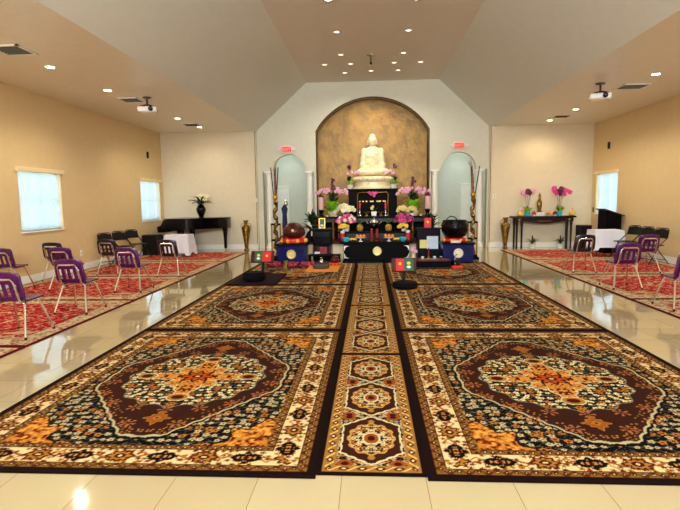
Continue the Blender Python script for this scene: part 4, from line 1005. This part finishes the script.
for k in range(7):
    z = B0+.36+.055*k; w_ = .2+.012*k
    mb.tube([(-w_, -.12+.004*k, z+.05), (-.1, -.165+.006*k, z), (.02, -.172+.006*k, z-.018), (.12, -.165+.006*k, z+.005), (w_, -.1, z+.06)], .011, 6)
for s in (-1, 1):
    for k in range(4): mb.tube([(s*.12, -.365+.02*k, B0+.08+.03*k), (s*.3, -.345+.01*k, B0+.12+.03*k), (s*.46, -.24, B0+.1+.035*k)], .01, 6)
mb.build('robe_folds', 'white_marble', t)
mb = MB(); mb.lathe([(.62, 0), (.62, .06), (.56, .09), (.55, .22), (.6, .24), (.635, .27), (.645, .32), (.63, .365), (.57, .39), (0, .39)], 8*4, sy=.66); mb.build('pedestal', 'white_marble', t, bevel=.006)
mb = MB()
for k in range(28):
    a = 2*PI*k/28; mb.ball((math.cos(a)*.6, math.sin(a)*.395, .315), .06, 8, 1, 1, .8)
mb.build('lotus_petals', 'white_marble', t)
# side cabinets
xl0, xl1 = put_on(312.5, 13.3), put_on(331, 13.3); w_ = (xl1-xl0)/2
t = thing('side_cabinet', 'narrow black cabinet with an open dark red shelf left of the altar', 'cabinet', ((xl0+xl1)/2, 13.5, 0))
MB().box(-w_, w_, -.2, .2, .44, .85).build('upper_body', 'black_wood', t, bevel=.006); MB().box(-w_-.015, w_+.015, -.215, .215, .85, .87).build('top', 'dark_wood', t, bevel=.004)
mb = MB(); mb.box(-w_, -w_+.03, -.2, .2, .16, .44); mb.box(w_-.03, w_, -.2, .2, .16, .44); mb.box(-w_, w_, .17, .2, .16, .44); mb.box(-w_, w_, -.2, .2, .14, .17); mb.build('open_shelf', 'red_wood', t, smooth=False)
MB().box(-w_, w_, -.2, .2, 0, .14).build('base', 'black_wood', t, bevel=.006)
for zz in (.52, .7): MB().box(-w_+.04, w_-.04, -.21, -.2, zz-.06, zz+.09).build('door_panel', 'black_lacquer', t, bevel=.004)
lx = (xl0+xl1)/2
b = MB().box(-.1, .1, -.03, .03, 0, .22).build('shelf_book', 'deep_red', bevel=.004); b.location = (lx+.03, 13.38, .171); tag(b, 'dark red book standing in the open shelf of the left cabinet', 'book')
b = MB().box(-.07, .07, -.004, .004, 0, .09).build('white_card', 'page', smooth=False); b.location = (lx-.13, 13.32, .172); b.rotation_euler = (-.1, 0, 0); tag(b, 'white card leaning at the bottom of the left cabinet shelf', 'card')
t = thing('framed_picture', 'small framed green picture on the left side cabinet', 'picture', (put_on(322, 13.45), 13.45, .872))
M = Matrix.Rotation(-.12, 4, 'X')
MB().box(-.085, .085, -.01, .01, 0, .27, M).build('frame', 'gold', t, bevel=.004); MB().box(-.068, .068, -.014, -.01, .018, .252, M).build('picture', 'book_green', t, smooth=False)
MB().box(-.04, .04, -.016, -.014, .05, .1, M).build('caption_card', 'page', t, smooth=False)
t = thing('leafy_plant', 'dark leafy potted plant behind the left side cabinet', 'plant', (-1.6, 14.1, DZ))
MB().lathe([(.08, 0), (.1, .14), (.11, .16), (.09, .15)], 16).build('pot', 'black_lacquer', t)
MB().tube([(0, 0, .14), (.01, 0, .3), (0, 0, .6)], .015, 6).build('stem', 'stem', t)
leaves(leaves(leaves(MB(), (0, 0, .3), 16, .38, .11, .3, 2, .08), (0, 0, .48), 16, .4, .11, .5, 2, .08), (0, 0, .58), 8, .32, .1, 1.0, 2, .04).build('leaves', 'leaf_dark', t)
xr0, xr1 = put_on(417.5, 13.3), put_on(440.5, 13.3); w_ = (xr1-xr0)/2; rx = (xr0+xr1)/2
t = thing('side_cabinet', 'black side cabinet with paper notices right of the altar', 'cabinet', (rx, 13.5, 0))
MB().box(-w_, w_, -.2, .2, .06, .83).build('body', 'navy_trim', t, bevel=.006); MB().box(-w_-.02, w_+.02, -.22, .22, .83, .86).build('top', 'black_lacquer', t, bevel=.004)
MB().box(-w_+.02, w_-.02, -.19, .19, 0, .06).build('base', 'black_wood', t)
MB().box(-w_+.03, w_-.03, -.212, -.2, .72, .8).build('drawer', 'navy_trim', t, bevel=.003)
p = at(424, 244, 13.28); b = MB().box(-.11, .11, -.003, .003, -.11, .11).build('paper_notice', 'paper_yellow', smooth=False); b.location = (p.x, 13.293, p.z); tag(b, 'pale yellow paper notice on the right side cabinet', 'paper', 'paper notices')
p = at(432.5, 242.5, 13.28); b = MB().box(-.145, .145, -.003, .003, -.165, .165).build('paper_notice', 'paper_blue', smooth=False); b.location = (p.x, 13.286, p.z); tag(b, 'pale blue paper notice on the right side cabinet', 'paper', 'paper notices')
t = thing('red_box', 'bright red box with a gold emblem on the right side cabinet', 'box', (put_on(427.5, 13.45), 13.45, .861))
MB().box(-.09, .09, -.06, .06, 0, .25).build('box', 'bright_red', t, bevel=.005); MB().lathe([(0, 0), (.03, 0), (.03, .006), (0, .006)], 14, M=Matrix.Translation((0, -.06, .15)) @ Matrix.Rotation(PI/2, 4, 'X')).build('emblem', 'gold', t)
t = thing('leafy_plant', 'dark spiky potted plant behind the right side cabinet', 'plant', (1.68, 14.1, DZ))
MB().lathe([(.08, 0), (.1, .14), (.11, .16), (.09, .15)], 16).build('pot', 'black_lacquer', t); MB().tube([(0, 0, .14), (-.01, 0, .3), (0, 0, .5)], .015, 6).build('stem', 'stem', t)
leaves(leaves(MB(), (0, 0, .36), 16, .32, .06, .5, 2, .08), (0, 0, .48), 12, .36, .05, .9, 2, .05).build('leaves', 'leaf_dark', t)
# ------------------------------------------------------------------ instrument chests, wooden fish, singing bowl
def chest(x0, x1, label, med):
    cx = (x0+x1)/2; w = (x1-x0)/2; t = thing('instrument_chest', label, 'chest', (cx, 12.98, GZ), 0, 'blue instrument chests')
    MB().prism([(-w+.04, .03), (w-.04, .03), (w-.02, .46), (-w+.02, .46)], -.27, .27, 'y').build('body', 'blue_lacquer', t, bevel=.008)
    MB().box(-w-.01, w+.01, -.31, .31, .46, .51).build('top', 'navy_trim', t, bevel=.01); MB().box(-w+.01, w-.01, -.29, .29, 0, .04).build('base', 'navy_trim', t, bevel=.006)
    MB().lathe([(0, 0), (.1, 0), (.12, .015), (.1, .03), (.06, .015), (.05, .03), (0, .035)], 24, M=Matrix.Translation((0, -.265, .25)) @ Matrix.Rotation(PI/2, 4, 'X')).build('medallion', med, t)
    return cx
c1 = chest(-2.39, -1.60, 'blue lacquered chest with a gold medallion under the wooden fish drum', 'pale_gold')
c2 = chest(1.77, 2.58, 'blue lacquered chest with a white medallion under the black singing bowl', 'ivory')
CZ = GZ+.511
def cushion(x, y, z, rx, ry, h, m1, m2, label, name='ring_cushion'):
    t = thing(name, label, 'cushion', (x, y, z), 0, 'red and yellow instrument cushions')
    mb = MB(); n = 28; pr = [(.0, 0), (.8, 0), (.97, .18*1), (1, .5), (.97, .82), (.8, 1), (0, .9)]
    mb.lathe([(r, zz*h) for r, zz in pr], n, sx=rx, sy=ry); mb.build('pad', m1, t)
    for k in range(8): a = 2*PI*k/8+PI/8; MB().ball((math.cos(a)*rx*.97, math.sin(a)*ry*.97, h*.5), h*.42, 8, .8, .8, 1).build('yellow_motif', m2, t)
    return t
cushion(-1.95, 12.95, CZ, .33, .25, .14, 'bright_red', 'yellow', 'red and yellow cushion under the wooden fish drum')
t = thing('wooden_fish', 'large dark red wooden fish drum on a red cushion', 'drum', (-1.95, 12.95, CZ+.141))
mb = MB(); n = 28
mb.lathe([(0, 0), (.16, .0), (.27, .06), (.3, .14), (.27, .23), (.2, .32), (.11, .38), (0, .4)], n, sx=1, sy=.8); mb.build('body', 'maroon', t)
MB().tube([(-.2, -.18, .09), (-.1, -.24, .13), (.0, -.255, .12), (.1, -.24, .15), (.2, -.18, .2)], .02, 8).build('slit', 'vein_black', t)
MB().lathe([(0, 0), (.035, 0), (.03, .02), (0, .02)], 12, M=Matrix.Translation((.0, -.22, .2)) @ Matrix.Rotation(PI/2, 4, 'X')).build('ornament', 'gold', t)
MB().tube([(-.28, -.05, .06), (-.36, -.1, -.02), (-.36, -.2, -.05)], .025, 8).build('carved_handle', 'maroon', t)
b = MB().prism([(-.1, 0), (.12, 0), (.12, .36), (.02, .26)], -.015, .015, 'y').build('black_board', 'black_wood'); b.location = (-1.66, 13.22, CZ); tag(b, 'slanted black board behind the wooden fish drum', 'board')
cushion(2.12, 12.95, CZ, .3, .25, .11, 'bright_red', 'yellow', 'red and yellow cushion under the black singing bowl')
t = thing('singing_bowl', 'large glossy black singing bowl on a red cushion', 'bowl', (2.12, 12.95, CZ+.111))
MB().lathe([(0, 0), (.18, .0), (.28, .06), (.33, .17), (.335, .3), (.31, .4), (.295, .44), (.28, .44), (.3, .3), (.25, .1), (0, .04)], 32).build('bowl', 'black_lacquer', t)
MB().lathe([(.336, .30), (.342, .315), (.336, .33)], 32).build('rim_band', 'black_lacquer', t)
t = thing('bowl_striker', 'black curved striker stand beside the singing bowl', 'striker', (1.98, 13.52, 0))
MB().lathe([(.08, 0), (.06, .03), (.02, .05)], 12).build('base', 'black_plastic', t)
MB().tube([(0, 0, .04), (0, 0, .95), (.03, 0, 1.08), (.12, 0, 1.15), (.24, 0, 1.12), (.3, 0, 1.04)], .015, 8).build('striker', 'black_plastic', t)
b = MB().box(-.12, .12, -.003, .003, -.03, .03).build('name_card', 'ivory', smooth=False); b.location = (2.1, 12.668, CZ+.0305); tag(b, 'ivory card at the edge of the right chest, below the singing bowl', 'card')
# ceremonial staff stands
def staffs(px, label, s):
    x = put_on(px, 13.7); t = thing('staff_stand', label, 'staff stand', (x, 13.7, 0), 0, 'ceremonial staff stands')
    mb = MB(); mb.box(-.16, .16, -.13, .13, 0, .06); mb.box(-.12, .12, -.09, .09, .06, .12); mb.build('base', 'black_wood', t, bevel=.008)
    for q in (-1, 1): MB().tube([(q*.12, 0, .1), (q*.12, 0, 1.0)], .024, 8).build('post', 'gold' , t)
    for zz in (.55, .98): MB().box(-.13, .13, -.03, .03, zz-.025, zz+.025).build('crossbar', 'black_wood', t, bevel=.006)
    sm = MB(); pts = []; rr = []
    for k in range(26): z = .12+k*.06; pts.append((.035*math.sin(k*.9), .02*math.cos(k*.9), z)); rr.append(.048+.022*math.sin(k*1.9))
    sm.tube(pts, rr, 9); sm.build('carved_shaft', 'old_gold', t)
    MB().lathe([(.02, 1.6), (.06, 1.66), (.07, 1.72), (.04, 1.78), (.02, 1.8)], 12).build('gilt_collar', 'gold', t)
    return t
t = staffs(276, 'gilt carved staff stand with two dark rods behind the left blue chest', -1)
for q in (-1, 1): MB().tube([(q*.02, 0, 1.5), (q*.1, 0, 2.5)], .014, 8).build('dark_rod', 'dark_steel', t)
MB().tube([(.02, -.02, 1.75), (.015, -.02, 2.35), (.03, -.02, 2.5)], [.035, .03, .02], 8).build('carved_rod', 'brown_gold', t)
mb = MB(); mb.leaf((.03, 0, 2.45), (.0, 0, 2.72), .1); mb.leaf((.03, 0, 2.45), (.07, 0, 2.66), .08); mb.build('gilt_blade', 'gold', t)
t = staffs(472.5, 'gilt carved staff stand with a tall patterned pole behind the right blue chest', 1)
MB().tube([(0, 0, 1.6), (-.02, 0, 2.1), (-.05, 0, 2.45)], [.04, .036, .03], 9).build('patterned_pole', 'brown_gold', t)
MB().tube([(.04, 0, 1.6), (.16, 0, 2.45)], .014, 8).build('dark_rod', 'dark_steel', t)
mb = MB(); mb.leaf((-.05, 0, 2.42), (-.08, 0, 2.68), .14); mb.leaf((-.05, 0, 2.42), (-.15, 0, 2.58), .1); mb.build('gilt_blade', 'gold', t)
t = thing('blue_banner', 'furled dark blue banner with a silver tip beside the left staff stand', 'banner', (put_on(286.5, 13.9), 13.9, 0))
MB().lathe([(.1, 0), (.09, .03), (.02, .05)], 14).build('base', 'black_wood', t); MB().tube([(0, 0, .04), (0, 0, 1.62)], .014, 8).build('pole', 'dark_steel', t)
mb = MB(); mb.lathe([(.03, .55), (.07, .6), (.075, .9), (.06, 1.25), (.09, 1.4), (.03, 1.5)], 9, c=(-.04, 0, 0)); mb.build('furled_cloth', 'navy_cloth', t)
MB().lathe([(.02, 1.46), (.05, 1.5), (.045, 1.56), (.02, 1.6), (0, 1.68)], 10).build('silver_tip', 'silver', t)
# ------------------------------------------------------------------ things on the rugs before the altar
m_ = MB().box(-.46, .46, -.7, .75, 0, .035).build('floor_mat', 'mat_cloth', bevel=.01); m_.location = (-2.27, 10.12, GZ); tag(m_, 'dark wine floor mat under the black kneeling cushion on the left', 'mat')
def round_cushion(x, y, z, r, h, m1, label, group=None):
    t = thing('round_cushion', label, 'cushion', (x, y, z), 0, group)
    MB().lathe([(0, 0), (r*.86, 0), (r*.97, h*.2), (r, h*.5), (r*.96, h*.82), (r*.82, h), (0, h*.93)], 28).build('pad', m1, t)
    MB().lathe([(r*1.0, h*.46), (r*1.02, h*.5), (r*1.0, h*.54)], 28).build('piping', m1, t); return t
round_cushion(-2.3, 9.88, GZ+.036, .23, .17, 'black_cloth', 'tall black round kneeling cushion on the dark mat at the left', 'black kneeling cushions')
round_cushion(.62, 9.15, GZ, .235, .12, 'black_cloth', 'flat black round kneeling cushion right of the runner', 'black kneeling cushions')
def lectern_stand(x, y, label, w, redleft, z0=GZ):
    t = thing('book_stand', label, 'book stand', (x, y, z0), 0, 'low book stands')
    MB().box(-.15, .15, -.1, .1, 0, .03).build('base', 'red_wood', t, bevel=.006); MB().box(-.03, .03, -.03, .03, .03, .3).build('post', 'dark_wood', t, bevel=.006)
    T = Matrix.Translation((0, -.03, .37)) @ Matrix.Rotation(.35, 4, 'X') @ Matrix.Rotation(0, 4, 'Y')
    # tilted board: local z up along the slope
    T = Matrix.Translation((0, -.02, .36)) @ Matrix.Rotation(-.45, 4, 'X')
    MB().box(-w/2, w/2, -.012, .012, -.14, .14, T).build('board', 'maroon', t, bevel=.006)
    MB().box(-w/2, w/2, -.05, -.012, -.14, -.125, T).build('ledge', 'maroon', t, bevel=.003)
    k = thing('open_book', 'open red and green booklet on the %s' % label, 'booklet', (x, y, z0), 0, 'booklets on the stands')
    a, b = ('book_red', 'book_green') if redleft else ('book_green', 'book_red')
    MB().box(-w*.33, .0, -.024, -.0125, -.12, .12, T).build('left_cover', a, k, bevel=.002); MB().box(.004, w*.38, -.024, -.0125, -.12, .12, T).build('right_cover', b, k, bevel=.002)
    gx = (.004+w*.38)/2 if redleft else -w*.165
    rx_ = -w*.165 if redleft else (.004+w*.38)/2
    mb = MB()
    for q in range(5): mb.flower((0, 0, 0), .02, 5, (0, -1, 0))
    mb.b.free()
    MB().lathe([(0, 0), (.03, 0), (.028, .003), (0, .003)], 14, M=T @ Matrix.Translation((rx_, -.024, .02)) @ Matrix.Rotation(PI/2, 4, 'X')).build('gold_emblem', 'yellow', k)
    MB().lathe([(0, 0), (.04, 0), (.038, .003), (0, .003)], 14, sy=.7, M=T @ Matrix.Translation((gx, -.024, -.045)) @ Matrix.Rotation(PI/2, 4, 'X')).build('white_lotus', 'page', k)
    MB().lathe([(0, 0), (.035, 0), (.033, .003), (0, .003)], 14, M=T @ Matrix.Translation((gx, -.024, .03)) @ Matrix.Rotation(PI/2, 4, 'X')).build('gold_figure', 'yellow', k)
lectern_stand(-2.4, 11.2, 'left low book stand, behind the dark mat', .52, False)
lectern_stand(.63, 9.62, 'right low book stand, behind the flat black cushion', .46, True)
b = MB().lathe([(.03, 0), (.033, .06), (.03, .1), (0, .1)], 14).build('cyan_cup', 'cyan_glass'); b.location = (.52, 9.42, GZ); tag(b, 'small turquoise cup between the right book stand and the flat cushion', 'cup')
for i, (x, y, rz) in enumerate(((-2.36, 12.35, .08), (-1.95, 12.35, -.08), (-1.55, 12.4, .1))):
    c = MB().box(-.18, .18, -.2, .2, 0, .09).build('floral_cushion', 'pink_cloth', bevel=.035); c.location = (x, y, GZ); c.rotation_euler = (0, 0, rz)
    tag(c, 'pink and black patterned cushion before the left blue chest, %s' % ['leftmost of three', 'middle of three', 'rightmost of three'][i], 'cushion', 'pink patterned cushions')
b = MB().box(-.05, .05, -.05, .05, 0, .2).build('gold_box', 'old_gold', bevel=.006); b.location = (-1.98, 11.75, GZ); tag(b, 'small upright gold box beside the left book stand', 'box')
b = MB().box(-.37, .37, -.42, .5, 0, .025).build('orange_mat', 'orange_cloth', bevel=.008); b.location = (-1.1, 11.7, GZ); tag(b, 'orange cloth mat on the rug left of the runner', 'mat')
t = round_cushion(-1.15, 11.75, GZ+.0255, .2, .1, 'grey_cloth', 'grey round cushion on the orange mat')
b = MB().lathe([(.02, 0), (.045, .03), (.04, .07), (.02, .1), (.03, .13), (0, .14)], 14).build('water_flask', 'silver'); b.location = (-1.15, 11.85, GZ+.127); tag(b, 'small pale blue and white flask on the grey round cushion', 'flask')
t = thing('low_table', 'long low black table before the left side cabinet', 'table', (-1.18, 12.9, GZ), 0, 'low altar tables')
MB().box(-.4, .42, -.18, .18, .19, .22).build('tabletop', 'black_wood', t, bevel=.005)
for sx in (-.37, .39):
    for sy in (-.15, .15): MB().box(sx-.02, sx+.02, sy-.02, sy+.02, 0, .19).build('leg', 'black_wood', t)
cushion(-.88, 12.55, GZ, .13, .11, .06, 'bright_red', 'orange', 'small red cushion left of the front altar table')
t = thing('small_wooden_fish', 'small dark red wooden fish on a red cushion left of the altar table', 'drum', (-.88, 12.55, GZ+.061))
MB().lathe([(0, 0), (.08, 0), (.11, .05), (.09, .12), (.04, .16), (0, .165)], 18).build('body', 'maroon', t); MB().tube([(-.07, -.08, .05), (0, -.11, .055), (.07, -.08, .06)], .008, 6).build('slit', 'vein_black', t)
t = thing('low_table', 'low dark red table of small ritual items before the right side cabinet', 'table', (1.43, 11.9, GZ), 0, 'low altar tables')
MB().box(-.42, .42, -.22, .22, .17, .2).build('tabletop', 'maroon', t, bevel=.005)
MB().box(-.38, .38, -.18, .18, .02, .17).build('body', 'black_wood', t, bevel=.005)
MB().box(-.4, .4, -.2, .2, 0, .03).build('base', 'dark_wood', t)
LZ = GZ+.201
t = thing('red_taper', 'slim dark red candle on the low dark red table', 'candle', (1.36, 11.95, LZ)); MB().lathe([(.04, 0), (.03, .02), (.014, .03), (.014, .06)], 12).build('holder', 'gold', t); MB().lathe([(.014, .06), (.014, .26), (0, .27)], 10).build('candle', 'deep_red', t)
for i, (x, y, m1, lb) in enumerate(((1.22, 11.95, 'ceramic_white', 'white cup left of the slim red candle'), (1.5, 11.98, 'ceramic_white', 'white cup right of the slim red candle'), (1.64, 11.9, 'silver', 'silver cup on the right of the low dark red table'))):
    b = MB().lathe([(.02, 0), (.03, .01), (.038, .06), (.032, .06), (.02, .015)], 14).build('ritual_cup', m1); b.location = (x, y, LZ); tag(b, lb, 'cup', 'cups on the low red table')
t = thing('hand_bell', 'black hand bell with a curved handle right of the low red table', 'bell', (1.98, 12.0, GZ)); MB().lathe([(.1, 0), (.12, .03), (.11, .12), (.07, .18), (0, .2)], 18).build('bell', 'black_lacquer', t); MB().tube([(0, 0, .19), (.0, 0, .27), (.05, 0, .3)], .014, 7).build('handle', 'silver', t)
b = MB().box(-.13, .13, -.1, .1, 0, .06).build('red_pillow', 'bright_red', bevel=.02); b.location = (1.98, 11.78, GZ); tag(b, 'small red pillow before the black hand bell', 'pillow')
t = thing('pink_flower_vase', 'cream vase with pink flowers at the right end of the front altar table', 'vase', (put_on(413.5, 12.95), 12.95, GZ)); MB().lathe([(.05, 0), (.06, .08), (.04, .2), (.05, .24), (.03, .23)], 14).build('vase', 'cream_paint', t)
mb = MB(); 
for q in range(7): mb.flower((rnd.uniform(-.07, .07), rnd.uniform(-.04, 0), .28+rnd.uniform(0, .1)), .045, 5)
mb.build('blossoms', 'petal_pink', t)
mb = MB(); mb.tube([(0, 0, .2), (.03, 0, .33)], .004, 4); mb.tube([(0, 0, .2), (-.04, 0, .33)], .004, 4); mb.build('stems', 'stem', t)
# ------------------------------------------------------------------ light
def area(name, loc, rot, sx, sy, e, col):
    l = bpy.data.lights.new(name, 'AREA'); l.shape = 'RECTANGLE'; l.size = sx; l.size_y = sy; l.energy = e; l.color = col
    o = bpy.data.objects.new(name, l); COL.objects.link(o); o.location = loc; o.rotation_euler = rot; return o
area('rear_fill_low', (0, YR-.05, 1.4), (PI/2, 0, 0), 5.9, 2.6, 90, (.86, .93, 1))  # added cool fill from behind the camera, through an assumed doorway
area('rear_fill_high', (0, YR-.05, 4.1), (PI/2, 0, 0), 5.9, 1.6, 1050, (.84, .92, 1))  # added high fill to brighten the ceilings; the gable opening is invented
for (a, b, c, d) in WL: area('window_daylight', (XL-.24, (a+b)/2, (c+d)/2), (0, -PI/2, 0), d-c+.2, b-a+.2, 13, (.78, .88, 1))
for (a, b, c, d) in WR: area('window_daylight', (XR+.24, (a+b)/2, (c+d)/2), (0, PI/2, 0), d-c+.2, b-a+.2, 13, (.78, .88, 1))
for x in (-3.1, 3.2): area('alcove_daylight', (x, 18.3, 3.45), (0, 0, 0), 1.2, 1.6, 9, (.9, .98, 1))
spot(0, 12.5, ZT-.05, 300, (1, .86, .62), 50, .8, (.08, 16.6, 3.2), .1)
for x in (-.95, 1.1): spot(x, 11.8, ZT-.05, 150, (1, .9, .74), 60, .8, (.1, 14.2, .9), .1)
for y in (5, 8): spot(-.8, y, ZT-.05, 26, (1, .9, .74), 150); spot(.95, y, ZT-.05, 26, (1, .9, .74), 150)
for (x, y), lb in tops[6:]: spot(x, y, ZT-.03, 34, (1, .93, .8), 150)
w = bpy.data.worlds.new('sky'); S.world = w; w.use_nodes = True; bg = w.node_tree.nodes['Background']
sky = w.node_tree.nodes.new('ShaderNodeTexSky'); sky.sky_type = 'HOSEK_WILKIE'; sky.sun_direction = (.2, -.5, .8); sky.turbidity = 3; sky.ground_albedo = .6
w.node_tree.links.new(sky.outputs[0], bg.inputs['Color']); bg.inputs['Strength'].default_value = 3
S.cycles.use_denoising = True
try: S.cycles.denoiser = 'OPENIMAGEDENOISE'
except Exception: pass
S.cycles.max_bounces = 8; S.cycles.diffuse_bounces = 5; S.cycles.glossy_bounces = 4; S.cycles.transparent_max_bounces = 8
S.cycles.sample_clamp_indirect = 6; S.cycles.caustics_reflective = False; S.cycles.caustics_refractive = False
S.view_settings.view_transform = 'Standard'; S.view_settings.look = 'None'; S.view_settings.gamma = 1; S.view_settings.use_curve_mapping = False
S.view_settings.exposure = .3
